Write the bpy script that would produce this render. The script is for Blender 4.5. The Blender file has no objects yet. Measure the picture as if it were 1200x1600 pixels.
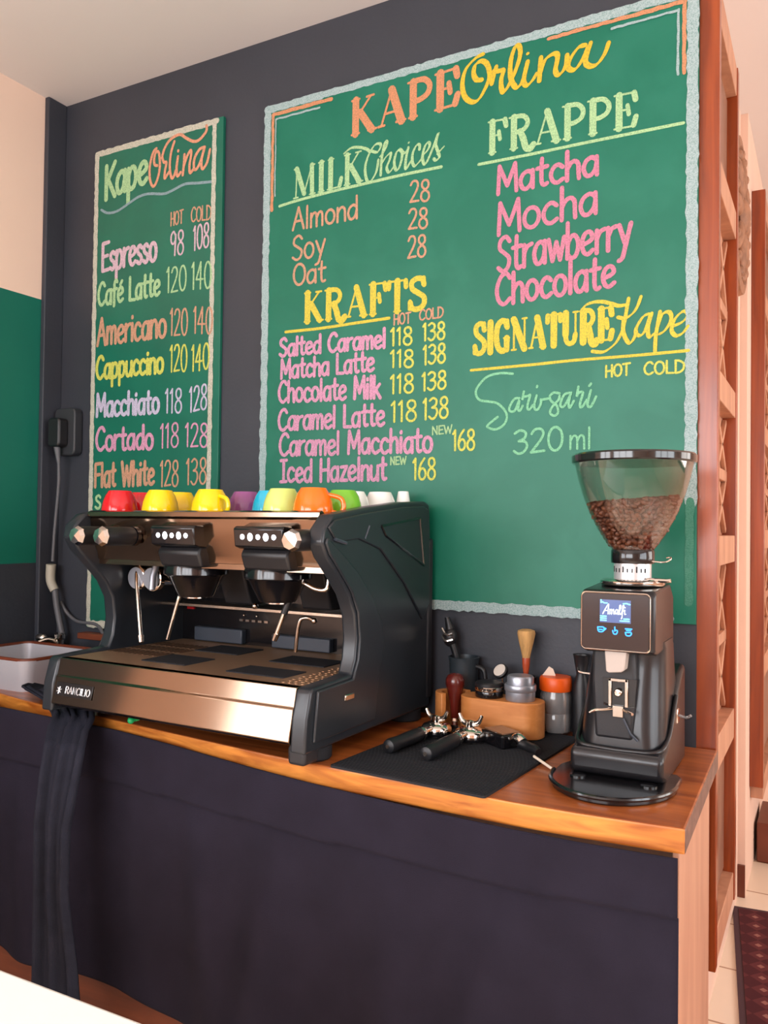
import bpy, bmesh, math, random
from mathutils import Vector, Matrix
R = math.radians
random.seed(7)
SC = bpy.context.scene
COL = SC.collection

# ------------------------------------------------------------------ camera
cam_d = bpy.data.cameras.new('camera')
cam_d.sensor_fit = 'VERTICAL'
cam_d.sensor_height = 36.0
cam_d.sensor_width = 27.0
cam_d.lens = 36.0 * 1294.0 / 1600.0
cam_d.clip_start = 0.02
cam = bpy.data.objects.new('camera', cam_d)
COL.objects.link(cam)
_r0, _r1, _r2 = (0.8801, 0.474622, 0.012589), (0.001833, 0.023119, -0.999731), (-0.474785, 0.879886, 0.019477)
cam.matrix_world = Matrix(((_r0[0], -_r1[0], -_r2[0], 0.0), (_r0[1], -_r1[1], -_r2[1], -2.03),
                           (_r0[2], -_r1[2], -_r2[2], 1.27), (0, 0, 0, 1)))
SC.camera = cam

# ------------------------------------------------------------------ view, world, lights
SC.view_settings.view_transform = 'Standard'
SC.view_settings.look = 'None'
SC.view_settings.gamma = 1.0
SC.view_settings.use_curve_mapping = False
SC.view_settings.exposure = -0.2
SC.cycles.use_denoising = True
SC.cycles.max_bounces = 8
SC.cycles.caustics_reflective = False
SC.cycles.caustics_refractive = False
SC.cycles.sample_clamp_indirect = 4.0

world = bpy.data.worlds.new('daylight')
SC.world = world
world.use_nodes = True
wn = world.node_tree
bg = wn.nodes['Background']
sky = wn.nodes.new('ShaderNodeTexSky')
sky.sky_type = 'HOSEK_WILKIE'
sky.turbidity = 4.0
sky.sun_direction = (0.3, -0.4, 0.86)
wn.links.new(sky.outputs[0], bg.inputs['Color'])
bg.inputs['Strength'].default_value = 1.0

def area(name, loc, aim, sx, sy, power, color):
    l = bpy.data.lights.new(name, 'AREA')
    l.shape = 'RECTANGLE'; l.size = sx; l.size_y = sy; l.energy = power; l.color = color
    o = bpy.data.objects.new(name, l); COL.objects.link(o)
    o.location = loc
    o.rotation_euler = (Vector(aim) - Vector(loc)).to_track_quat('-Z', 'Y').to_euler()
    return o
# daylight entering through the shop-front windows behind the camera and in the far side wall
area('window_daylight_front', (-0.9, -4.32, 1.75), (-0.9, 0, 2.5), 2.6, 1.5, 145, (0.97, 0.97, 1.0))
area('window_daylight_side', (2.75, -1.6, 1.6), (-1.0, -1.2, 2.3), 2.4, 1.7, 108, (0.93, 0.96, 1.0))
area('window_daylight_hall', (2.75, 1.4, 1.6), (-0.5, 1.2, 1.3), 2.0, 1.7, 75, (1.0, 0.95, 0.90))
area('window_daylight_left', (-2.62, -2.9, 1.6), (-0.5, -1.6, 2.3), 1.5, 1.3, 68, (0.97, 0.97, 1.0))
# low sun through the side window: falls on the white table and the floor, well in front of the counter
sun_d = bpy.data.lights.new('sun', 'SUN'); sun_d.energy = 13.0; sun_d.angle = R(1.0); sun_d.color = (1.0, 0.95, 0.92)
sun = bpy.data.objects.new('sun', sun_d); COL.objects.link(sun)
sun.rotation_euler = Vector((-0.86, -0.17, -0.48)).to_track_quat('-Z', 'Y').to_euler()

# ------------------------------------------------------------------ materials
MATS = {}
def lin(c):
    return tuple(((v / 255.0) / 12.92 if v / 255.0 <= 0.04045 else ((v / 255.0 + 0.055) / 1.055) ** 2.4) for v in c)
def mat(name, rgb, rough=0.5, metal=0.0, var=0.0, scale=6.0, bump=0.0, bscale=60.0, spec=None, emis=None, estr=0.0, coat=0.0, stretch=None):
    m = bpy.data.materials.new(name); m.use_nodes = True
    nt = m.node_tree; b = nt.nodes['Principled BSDF']
    c = lin(rgb) + (1.0,)
    b.inputs['Base Color'].default_value = c
    b.inputs['Roughness'].default_value = rough
    b.inputs['Metallic'].default_value = metal
    if spec is not None: b.inputs['Specular IOR Level'].default_value = spec
    if coat: b.inputs['Coat Weight'].default_value = coat; b.inputs['Coat Roughness'].default_value = 0.08
    if emis:
        b.inputs['Emission Color'].default_value = lin(emis) + (1.0,)
        b.inputs['Emission Strength'].default_value = estr
    tc = nt.nodes.new('ShaderNodeTexCoord')
    src = tc.outputs['Object']
    if stretch:
        mp = nt.nodes.new('ShaderNodeMapping'); mp.inputs['Scale'].default_value = stretch
        nt.links.new(src, mp.inputs['Vector']); src = mp.outputs['Vector']
    if var:
        n = nt.nodes.new('ShaderNodeTexNoise'); n.inputs['Scale'].default_value = scale; n.inputs['Detail'].default_value = 5
        nt.links.new(src, n.inputs['Vector'])
        cr = nt.nodes.new('ShaderNodeValToRGB')
        cr.color_ramp.elements[0].position = 0.3; cr.color_ramp.elements[1].position = 0.7
        cr.color_ramp.elements[0].color = tuple(max(0, v * (1 - var)) for v in c[:3]) + (1,)
        cr.color_ramp.elements[1].color = tuple(min(1, v * (1 + var)) for v in c[:3]) + (1,)
        nt.links.new(n.outputs['Fac'], cr.inputs['Fac']); nt.links.new(cr.outputs['Color'], b.inputs['Base Color'])
    if bump:
        n2 = nt.nodes.new('ShaderNodeTexNoise'); n2.inputs['Scale'].default_value = bscale; n2.inputs['Detail'].default_value = 3
        nt.links.new(src, n2.inputs['Vector'])
        bp = nt.nodes.new('ShaderNodeBump'); bp.inputs['Strength'].default_value = bump; bp.inputs['Distance'].default_value = 0.004
        nt.links.new(n2.outputs['Fac'], bp.inputs['Height']); nt.links.new(bp.outputs['Normal'], b.inputs['Normal'])
    MATS[name] = m
    return m
def wood(name, dark, light, rough, stretch, scale=3.0, coat=0.0):
    m = bpy.data.materials.new(name); m.use_nodes = True
    nt = m.node_tree; b = nt.nodes['Principled BSDF']
    b.inputs['Roughness'].default_value = rough
    if coat: b.inputs['Coat Weight'].default_value = coat; b.inputs['Coat Roughness'].default_value = 0.15
    tc = nt.nodes.new('ShaderNodeTexCoord'); mp = nt.nodes.new('ShaderNodeMapping'); mp.inputs['Scale'].default_value = stretch
    nt.links.new(tc.outputs['Object'], mp.inputs['Vector'])
    n = nt.nodes.new('ShaderNodeTexNoise'); n.inputs['Scale'].default_value = scale; n.inputs['Detail'].default_value = 7; n.inputs['Distortion'].default_value = 0.8
    nt.links.new(mp.outputs['Vector'], n.inputs['Vector'])
    cr = nt.nodes.new('ShaderNodeValToRGB')
    cr.color_ramp.elements[0].position = 0.32; cr.color_ramp.elements[1].position = 0.68
    cr.color_ramp.elements[0].color = lin(dark) + (1,); cr.color_ramp.elements[1].color = lin(light) + (1,)
    nt.links.new(n.outputs['Fac'], cr.inputs['Fac']); nt.links.new(cr.outputs['Color'], b.inputs['Base Color'])
    bp = nt.nodes.new('ShaderNodeBump'); bp.inputs['Strength'].default_value = 0.15; bp.inputs['Distance'].default_value = 0.002
    nt.links.new(n.outputs['Fac'], bp.inputs['Height']); nt.links.new(bp.outputs['Normal'], b.inputs['Normal'])
    MATS[name] = m
    return m
def chalk(name, rgb, base=(22, 104, 80)):
    m = bpy.data.materials.new('chalk_' + name); m.use_nodes = True
    nt = m.node_tree; b = nt.nodes['Principled BSDF']; b.inputs['Roughness'].default_value = 0.95
    b.inputs['Specular IOR Level'].default_value = 0.1
    tc = nt.nodes.new('ShaderNodeTexCoord')
    n = nt.nodes.new('ShaderNodeTexNoise'); n.inputs['Scale'].default_value = 420; n.inputs['Detail'].default_value = 2
    nt.links.new(tc.outputs['Object'], n.inputs['Vector'])
    cr = nt.nodes.new('ShaderNodeValToRGB')
    cr.color_ramp.elements[0].position = 0.28; cr.color_ramp.elements[1].position = 0.6
    a, c = lin(base), lin(rgb)
    cr.color_ramp.elements[0].color = tuple(a[i] * 0.5 + c[i] * 0.42 for i in range(3)) + (1,)
    cr.color_ramp.elements[1].color = tuple(v*0.88 for v in c) + (1,)
    nt.links.new(n.outputs['Fac'], cr.inputs['Fac']); nt.links.new(cr.outputs['Color'], b.inputs['Base Color'])
    MATS['chalk_' + name] = m
    return m
def clear(name, tint, gloss=0.06, alpha=0.08):
    m = bpy.data.materials.new(name); m.use_nodes = True
    nt = m.node_tree; nt.nodes.remove(nt.nodes['Principled BSDF'])
    out = nt.nodes['Material Output']
    tr = nt.nodes.new('ShaderNodeBsdfTransparent'); tr.inputs['Color'].default_value = lin(tint) + (1,)
    gl = nt.nodes.new('ShaderNodeBsdfGlossy'); gl.inputs['Roughness'].default_value = 0.04
    df = nt.nodes.new('ShaderNodeBsdfDiffuse'); df.inputs['Color'].default_value = (0.8, 0.8, 0.8, 1)
    lw = nt.nodes.new('ShaderNodeLayerWeight'); lw.inputs['Blend'].default_value = 0.2
    mr = nt.nodes.new('ShaderNodeMapRange'); mr.inputs['To Min'].default_value = gloss; mr.inputs['To Max'].default_value = 0.75
    nt.links.new(lw.outputs['Facing'], mr.inputs['Value'])
    m0 = nt.nodes.new('ShaderNodeMixShader'); m0.inputs['Fac'].default_value = alpha
    nt.links.new(tr.outputs[0], m0.inputs[1]); nt.links.new(df.outputs[0], m0.inputs[2])
    mx = nt.nodes.new('ShaderNodeMixShader')
    nt.links.new(mr.outputs['Result'], mx.inputs['Fac']); nt.links.new(m0.outputs[0], mx.inputs[1]); nt.links.new(gl.outputs[0], mx.inputs[2])
    nt.links.new(mx.outputs[0], out.inputs['Surface'])
    MATS[name] = m
    return m

# ------------------------------------------------------------------ mesh helpers
class MB:
    """collects shapes and links them as ONE mesh object"""
    def __init__(s): s.bm = bmesh.new()
    def box(s, x0, x1, y0, y1, z0, z1):
        v = [s.bm.verts.new(p) for p in ((x0,y0,z0),(x1,y0,z0),(x1,y1,z0),(x0,y1,z0),(x0,y0,z1),(x1,y0,z1),(x1,y1,z1),(x0,y1,z1))]
        for f in ((0,3,2,1),(4,5,6,7),(0,1,5,4),(1,2,6,5),(2,3,7,6),(3,0,4,7)): s.bm.faces.new([v[i] for i in f])
        return s
    def prism(s, poly, axis, lo, hi):
        """poly in the two other axes (in x,y,z order)"""
        def P(a, b, c): return {0: (c, a, b), 1: (a, c, b), 2: (a, b, c)}[axis]
        A = [s.bm.verts.new(P(a, b, lo)) for a, b in poly]; B = [s.bm.verts.new(P(a, b, hi)) for a, b in poly]
        n = len(poly)
        s.bm.faces.new(A); s.bm.faces.new(B[::-1])
        for i in range(n): s.bm.faces.new((A[i], B[i], B[(i+1) % n], A[(i+1) % n]))
        return s
    def loft(s, rings, cap=True):
        V = [[s.bm.verts.new(p) for p in r] for r in rings]; n = len(V[0])
        for a, b in zip(V, V[1:]):
            for i in range(n): s.bm.faces.new((a[i], a[(i+1) % n], b[(i+1) % n], b[i]))
        if cap: s.bm.faces.new(V[0][::-1]); s.bm.faces.new(V[-1])
        return s
    def lathe(s, prof, c=(0,0,0), axis=(0,0,1), seg=32, cap=True):
        q = Vector((0,0,1)).rotation_difference(Vector(axis).normalized()).to_matrix(); c = Vector(c)
        return s.loft([[c + q @ Vector((r * math.cos(2*math.pi*i/seg), r * math.sin(2*math.pi*i/seg), z)) for i in range(seg)] for r, z in prof], cap)
    def cyl(s, c, r, h, axis=(0,0,1), seg=24, r2=None):
        return s.lathe([(r, 0), (r2 if r2 is not None else r, h)], c, axis, seg)
    def tube(s, pts, r, seg=10, smooth=0):
        pts = [Vector(p) for p in pts]
        if smooth: pts = catmull(pts, smooth)
        rr = r if isinstance(r, (list, tuple)) else None
        n = len(pts); rings = []; up = None
        for i, p in enumerate(pts):
            d = (pts[min(i+1, n-1)] - pts[max(i-1, 0)]).normalized()
            if up is None: up = Vector((0,0,1)) if abs(d.z) < 0.9 else Vector((1,0,0))
            a = d.cross(up)
            if a.length < 1e-6: a = d.orthogonal()
            a.normalize(); b = a.cross(d).normalized(); up = b
            k = (rr[0] + (rr[-1] - rr[0]) * i / (n-1)) if rr else r
            rings.append([p + k * (a * math.cos(2*math.pi*j/seg) + b * math.sin(2*math.pi*j/seg)) for j in range(seg)])
        return s.loft(rings)
    def ball(s, c, r, sx=1, sy=1, sz=1, u=14, v=9, rot=None):
        mt = Matrix.Translation(c)
        if rot: mt = mt @ rot
        bmesh.ops.create_uvsphere(s.bm, u_segments=u, v_segments=v, radius=r, matrix=mt @ Matrix.Diagonal((sx, sy, sz, 1)))
        return s
    def add(s, tmpl, mt):
        V = [s.bm.verts.new(mt @ Vector(p)) for p in tmpl[0]]
        for f in tmpl[1]: s.bm.faces.new([V[i] for i in f])
        return s
    def build(s, name, m, parent=None, bevel=0.0, segs=2, smooth=True, ang=38, loc=None, rotz=None, sub=0, solid=0.0):
        bm = s.bm
        bmesh.ops.recalc_face_normals(bm, faces=bm.faces)
        if smooth:
            lim = R(ang)
            for f in bm.faces: f.smooth = True
            for e in bm.edges:
                if len(e.link_faces) == 2 and e.calc_face_angle(0) > lim: e.smooth = False
        me = bpy.data.meshes.new(name); bm.to_mesh(me); bm.free()
        o = bpy.data.objects.new(name, me); COL.objects.link(o)
        for mm in (m if isinstance(m, (list, tuple)) else [m]): me.materials.append(MATS[mm] if isinstance(mm, str) else mm)
        if parent: o.parent = parent
        if loc: o.location = loc
        if rotz: o.rotation_euler.z = rotz
        if solid:
            md = o.modifiers.new('solid', 'SOLIDIFY'); md.thickness = solid; md.offset = 0
        if sub:
            md = o.modifiers.new('sub', 'SUBSURF'); md.levels = sub; md.render_levels = sub
        if bevel:
            md = o.modifiers.new('bevel', 'BEVEL'); md.width = bevel; md.segments = segs; md.limit_method = 'ANGLE'; md.angle_limit = R(35)
            md.harden_normals = False
        return o
def catmull(pts, k=6):
    out = []; n = len(pts)
    for i in range(n - 1):
        p0, p1, p2, p3 = pts[max(i-1,0)], pts[i], pts[i+1], pts[min(i+2,n-1)]
        for j in range(k):
            t = j / k
            out.append(0.5 * ((2*p1) + (p2-p0)*t + (2*p0-5*p1+4*p2-p3)*t*t + (3*p1-p0-3*p2+p3)*t*t*t))
    out.append(pts[-1]); return out
def tag(o, label, cat, group=None, kind=None):
    o['label'] = label; o['category'] = cat
    if group: o['group'] = group
    if kind: o['kind'] = kind
    return o
def thing(name, label, cat, loc=(0,0,0), rotz=0.0, group=None):
    o = bpy.data.objects.new(name, None); COL.objects.link(o)
    o.location = loc; o.rotation_euler = (0, 0, rotz); o.empty_display_size = 0.1
    return tag(o, label, cat, group)
def struct(o): o['kind'] = 'structure'; return o
def rrect(x0, x1, y0, y1, r, n=5):
    out = []
    for cx, cy, a in ((x1-r, y1-r, 0), (x0+r, y1-r, 90), (x0+r, y0+r, 180), (x1-r, y0+r, 270)):
        for i in range(n + 1): out.append((cx + r*math.cos(R(a + 90*i/n)), cy + r*math.sin(R(a + 90*i/n))))
    return out
def copy_tree(o, parent=None):
    c = o.copy(); COL.objects.link(c)
    if parent: c.parent = parent
    for ch in list(o.children): copy_tree(ch, c)
    return c

# ------------------------------------------------------------------ material set
mat('wall_black', (48, 51, 59), 0.55, var=0.12, scale=3, bump=0.12, bscale=90)
mat('wall_cream', (236, 206, 186), 0.8, var=0.03, scale=2)
mat('wall_peach', (230, 196, 176), 0.8, var=0.05, scale=2)
mat('wall_green', (12, 104, 86), 0.45, var=0.06, scale=3)
mat('ceiling_paint', (222, 214, 210), 0.85, var=0.02, scale=1.5)
mat('white_paint', (236, 228, 220), 0.6)
mat('skirting', (104, 48, 28), 0.4, var=0.2, scale=8)
mat('frame_dark', (70, 48, 36), 0.5)
mat('board_narrow', (14, 98, 78), 0.4, var=0.10, scale=7)
wood('counter_top', (128, 60, 26), (184, 102, 48), 0.32, (0.7, 9, 9), 3.2, coat=0.25)
wood('counter_edge', (150, 76, 22), (218, 140, 58), 0.4, (1.6, 9, 12), 3.5)
wood('counter_end', (82, 58, 52), (132, 98, 86), 0.4, (6, 6, 6), 5)
wood('plywood', (180, 130, 104), (198, 148, 120), 0.55, (6, 6, 0.8), 2.5)
wood('door_wood', (122, 48, 14), (160, 72, 27), 0.3, (14, 14, 0.7), 3, coat=0.25)
wood('door_wood_lit', (176, 122, 94), (200, 146, 114), 0.5, (5, 5, 1.2), 4)  # lighter copy of the panel wood, side light put into its tone
wood('panel_wood', (118, 76, 58), (146, 102, 80), 0.4, (5, 5, 1.2), 4)
wood('stand_wood', (196, 122, 62), (214, 142, 80), 0.45, (1.5, 8, 8), 6)
wood('brown_wood', (92, 42, 24), (120, 60, 34), 0.45, (1, 7, 7), 4)
mat('cloth_black', (34, 31, 43), 0.95, var=0.12, scale=10, bump=0.25, bscale=500, spec=0.15)
mat('towel_black', (35, 36, 46), 0.95, var=0.15, scale=20, bump=0.35, bscale=300, spec=0.15)
mat('machine_black', (36, 40, 45), 0.30, bump=0.06, bscale=700)
mat('machine_gloss', (16, 15, 18), 0.16, coat=0.3)
mat('machine_matte', (30, 30, 34), 0.55, bump=0.1, bscale=600)
mat('grey_panel', (58, 64, 74), 0.4)
mat('chrome', (225, 218, 210), 0.07, 1.0)
mat('steel', (205, 192, 180), 0.17, 1.0)
mat('bronze_steel', (150, 127, 108), 0.13, 1.0)
mat('brushed', (196, 180, 164), 0.26, 1.0, bump=0.05, bscale=200, stretch=(1, 40, 40))
mat('tray_steel', (190, 156, 126), 0.5, 1.0)
mat('tray_slot', (120, 96, 78), 0.5, 1.0)
mat('hole_black', (8, 8, 9), 0.6)
mat('led_white', (255, 255, 255), 0.4, emis=(235, 240, 255), estr=6.0)
mat('led_green', (10, 120, 70), 0.4, emis=(6, 140, 70), estr=0.5)
mat('red_mark', (190, 24, 30), 0.4)
mat('badge_black', (28, 24, 24), 0.3)
mat('badge_silver', (225, 225, 228), 0.35, 0.6)
mat('rubber', (30, 30, 34), 0.75, spec=0.3)
mat('plastic_black', (24, 24, 27), 0.42)
mat('grinder_black', (26, 25, 28), 0.3, 0.1, coat=0.15)
mat('tray_black', (18, 17, 19), 0.18, coat=0.4)
mat('screen', (70, 86, 130), 0.2, emis=(66, 84, 128), estr=0.9)
mat('screen_white', (240, 250, 255), 0.3, emis=(235, 250, 255), estr=1.5)
mat('screen_cyan', (120, 220, 240), 0.3, emis=(90, 210, 235), estr=1.2)
mat('icon_blue', (40, 150, 255), 0.3, emis=(20, 130, 255), estr=2.2)
mat('bean', (92, 52, 32), 0.38, var=0.25, scale=40)
mat('orange_plastic', (236, 92, 20), 0.4)
mat('tamper_red', (92, 26, 20), 0.25, coat=0.4)
mat('pitcher_grey', (52, 60, 66), 0.4, 0.2)
mat('paper', (226, 210, 190), 0.8)
mat('bristle', (196, 150, 92), 0.8, var=0.25, scale=60, stretch=(1, 1, 0.1), bump=0.5, bscale=400)
mat('brush_handle', (170, 70, 36), 0.4)
mat('dial_white', (216, 206, 196), 0.4)
mat('basin_grey', (176, 174, 180), 0.45, 0.1)
mat('cable_grey', (88, 88, 92), 0.5)
mat('connector_beige', (172, 166, 150), 0.5)
mat('outlet_dark', (44, 46, 50), 0.5)
mat('medallion_wood', (150, 104, 76), 0.6, var=0.3, scale=30, bump=0.3, bscale=60)
mat('brown_gloss', (96, 66, 46), 0.12, coat=0.3)
mat('satin', (168, 172, 182), 0.36, 0.7)
mat('satin_white', (226, 226, 228), 0.3, 0.6)
mat('panel_brown', (44, 34, 34), 0.16, coat=0.3)
mat('chute_grey', (176, 164, 156), 0.5)
mat('lid_black', (30, 28, 28), 0.12, coat=0.4)
mat('table_white', (240, 236, 230), 0.6)
clear('clear_plastic', (250, 246, 243), 0.012, 0.0)
clear('jar_plastic', (196, 190, 188), 0.06, 0.22)
for n, c in dict(red=(214, 22, 34), yellow=(250, 206, 8), purple=(150, 82, 138), cyan=(38, 180, 214), pale_green=(206, 224, 120), orange=(240, 112, 16), green=(120, 190, 50), white=(250, 250, 246)).items():
    mat('cup_' + n, c, 0.12, coat=0.4)
for n, c in dict(orange=(218, 146, 108), mint=(178, 212, 158), peach=(212, 156, 128), yellow=(226, 204, 78), lemon=(218, 216, 100), pink=(222, 156, 188), rose=(218, 132, 160),
                 blush=(222, 186, 200), lilac=(206, 196, 222), seafoam=(140, 206, 164), gold=(232, 190, 58), coral=(232, 158, 128), greyblue=(146, 164, 172), white=(172, 190, 192), cream=(206, 200, 184), faint=(84, 140, 120)).items():
    chalk(n, c)

# big board: green paint with dusty smudges
def board_mat():
    m = bpy.data.materials.new('board_green'); m.use_nodes = True; nt = m.node_tree; b = nt.nodes['Principled BSDF']
    b.inputs['Roughness'].default_value = 0.42; b.inputs['Specular IOR Level'].default_value = 0.36
    tc = nt.nodes.new('ShaderNodeTexCoord')
    n = nt.nodes.new('ShaderNodeTexNoise'); n.inputs['Scale'].default_value = 5; n.inputs['Detail'].default_value = 4; n.inputs['Distortion'].default_value = 0.4
    nt.links.new(tc.outputs['Object'], n.inputs['Vector'])
    cr = nt.nodes.new('ShaderNodeValToRGB')
    cr.color_ramp.elements[0].position = 0.45; cr.color_ramp.elements[1].position = 0.85
    cr.color_ramp.elements[0].color = lin((11, 102, 80)) + (1,); cr.color_ramp.elements[1].color = lin((34, 116, 94)) + (1,)
    nt.links.new(n.outputs['Fac'], cr.inputs['Fac']); nt.links.new(cr.outputs['Color'], b.inputs['Base Color'])
    n2 = nt.nodes.new('ShaderNodeTexNoise'); n2.inputs['Scale'].default_value = 14
    nt.links.new(tc.outputs['Object'], n2.inputs['Vector'])
    bp = nt.nodes.new('ShaderNodeBump'); bp.inputs['Strength'].default_value = 0.06; bp.inputs['Distance'].default_value = 0.004
    nt.links.new(n2.outputs['Fac'], bp.inputs['Height']); nt.links.new(bp.outputs['Normal'], b.inputs['Normal'])
    MATS['board_green'] = m
board_mat()
def tiles_mat():
    m = bpy.data.materials.new('floor_tiles'); m.use_nodes = True; nt = m.node_tree; b = nt.nodes['Principled BSDF']; b.inputs['Roughness'].default_value = 0.3
    tc = nt.nodes.new('ShaderNodeTexCoord'); br = nt.nodes.new('ShaderNodeTexBrick')
    br.offset = 0.0; br.inputs['Scale'].default_value = 1.0; br.inputs['Brick Width'].default_value = 0.3; br.inputs['Row Height'].default_value = 0.3; br.inputs['Mortar Size'].default_value = 0.004
    br.inputs['Color1'].default_value = lin((230, 212, 192)) + (1,); br.inputs['Color2'].default_value = lin((224, 204, 182)) + (1,); br.inputs['Mortar'].default_value = lin((168, 132, 106)) + (1,)
    nt.links.new(tc.outputs['Object'], br.inputs['Vector']); nt.links.new(br.outputs['Color'], b.inputs['Base Color'])
    MATS['floor_tiles'] = m
tiles_mat()
def rug_mat(name, a, c, d, sc):
    m = bpy.data.materials.new(name); m.use_nodes = True; nt = m.node_tree; b = nt.nodes['Principled BSDF']; b.inputs['Roughness'].default_value = 0.95; b.inputs['Specular IOR Level'].default_value = 0.1
    tc = nt.nodes.new('ShaderNodeTexCoord'); v = nt.nodes.new('ShaderNodeTexVoronoi'); v.inputs['Scale'].default_value = sc; v.distance = 'MANHATTAN'; v.inputs['Randomness'].default_value = 0.0
    nt.links.new(tc.outputs['Object'], v.inputs['Vector'])
    cr = nt.nodes.new('ShaderNodeValToRGB'); cr.color_ramp.interpolation = 'CONSTANT'
    cr.color_ramp.elements[0].color = lin(a) + (1,); cr.color_ramp.elements[1].position = 0.3; cr.color_ramp.elements[1].color = lin(c) + (1,)
    e = cr.color_ramp.elements.new(0.62); e.color = lin(d) + (1,)
    nt.links.new(v.outputs['Distance'], cr.inputs['Fac']); nt.links.new(cr.outputs['Color'], b.inputs['Base Color'])
    MATS[name] = m
rug_mat('rug_border', (142, 96, 88), (92, 48, 50), (74, 38, 42), 15)
rug_mat('rug_field', (60, 34, 40), (134, 34, 42), (118, 26, 36), 6)
mat('rug_edge', (66, 40, 46), 0.95)
mat('rug_line', (142, 92, 84), 0.95)

# ------------------------------------------------------------------ room shell
CEIL = 2.76
struct(MB().box(-2.5, 2.7, -4.3, 3.4, -0.1, 0).build('floor', 'floor_tiles', smooth=False))
struct(MB().box(-2.5, 2.7, -4.3, 3.4, CEIL, CEIL + 0.1).build('ceiling', 'ceiling_paint', smooth=False))
struct(MB().box(-2.5, -0.272, 0.0, 0.10, 0, CEIL).build('wall_back', 'wall_black', smooth=False))
# left wall: cream above, a green band and black below (three painted bands of one wall)
wl = MB().box(-2.5, -2.42, -1.5, 0.0, 0, 1.135).box(-2.5, -2.42, -1.5, 0.0, 1.135, 2.05).box(-2.5, -2.42, -1.5, 0.0, 2.05, CEIL).build('wall_left', ['wall_black', 'wall_green', 'wall_cream'], smooth=False)
for i, p in enumerate(wl.data.polygons): p.material_index = i // 6
struct(wl)
struct(MB().box(-2.42, -2.40, -0.078, 0.0, 0, CEIL).build('trim_1', 'wall_black', smooth=False, bevel=0.003))
struct(MB().box(-2.50, -0.285, 0.10, 3.4, 0, CEIL).build('wall_hall', 'wall_peach', smooth=False))
struct(MB().box(-0.32, -0.261, 1.14, 3.4, 0, CEIL).build('trim_2', 'wall_peach', smooth=False))
struct(MB().box(-0.30, -0.2605, 1.128, 1.14, 0, 0.11).build('baseboard_hall', 'skirting', smooth=False))
struct(MB().box(-2.5, 2.7, 3.3, 3.4, 0, CEIL).build('wall_far', 'wall_peach', smooth=False))
# walls behind and beside the camera, with window openings
def wall_holes(name, ax, pos, thick, lo, hi, holes, m):
    b = MB(); cuts = sorted(holes)
    def bx(a0, a1, z0, z1):
        if a1 - a0 < 1e-4: return
        if ax == 'x': b.box(a0, a1, pos, pos + thick, z0, z1)
        else: b.box(pos, pos + thick, a0, a1, z0, z1)
    cur = lo
    for a0, a1, z0, z1 in cuts:
        bx(cur, a0, 0, CEIL); bx(a0, a1, 0, z0); bx(a0, a1, z1, CEIL); cur = a1
    bx(cur, hi, 0, CEIL)
    return struct(b.build(name, m, smooth=False))
wall_holes('wall_front', 'x', -4.3, 0.1, -2.42, 2.6, [(-2.1, 0.4, 0.9, 2.45)], 'wall_peach')
wall_holes('wall_left_front', 'y', -2.5, 0.08, -4.3, -1.5, [(-3.7, -2.1, 0.9, 2.3)], 'wall_peach')
wall_holes('wall_right', 'y', 2.6, 0.1, -4.3, 3.3, [(-2.8, -0.4, 0.75, 2.45), (0.4, 2.4, 0.75, 2.45)], 'wall_peach')
def window(name, ax, pos, a0, a1, z0, z1, n):
    b = MB()
    def bar(p0, p1, q0, q1):
        if ax == 'x': b.box(p0, p1, pos - 0.03, pos + 0.03, q0, q1)
        else: b.box(pos - 0.03, pos + 0.03, p0, p1, q0, q1)
    w = 0.06
    bar(a0, a1, z0, z0 + w); bar(a0, a1, z1 - w, z1)
    for i in range(n + 1):
        c = a0 + (a1 - a0 - w) * i / n
        bar(c, c + w, z0 + w, z1 - w)
    return struct(b.build(name, 'frame_dark', smooth=False))
struct(MB().box(3.5, 3.6, 0.15, 5.0, 0, 3.6).build('wall_sun_blocker', 'wall_cream', smooth=False))  # unseen wall added outside to keep the sun off the hall window
window('window_1', 'x', -4.25, -2.1, 0.4, 0.9, 2.45, 3)
window('window_2', 'y', 2.65, -2.8, -0.4, 0.75, 2.45, 3)
window('window_4', 'y', -2.46, -3.7, -2.1, 0.9, 2.3, 2)
window('window_3', 'y', 2.65, 0.4, 2.4, 0.75, 2.45, 2)

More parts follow.
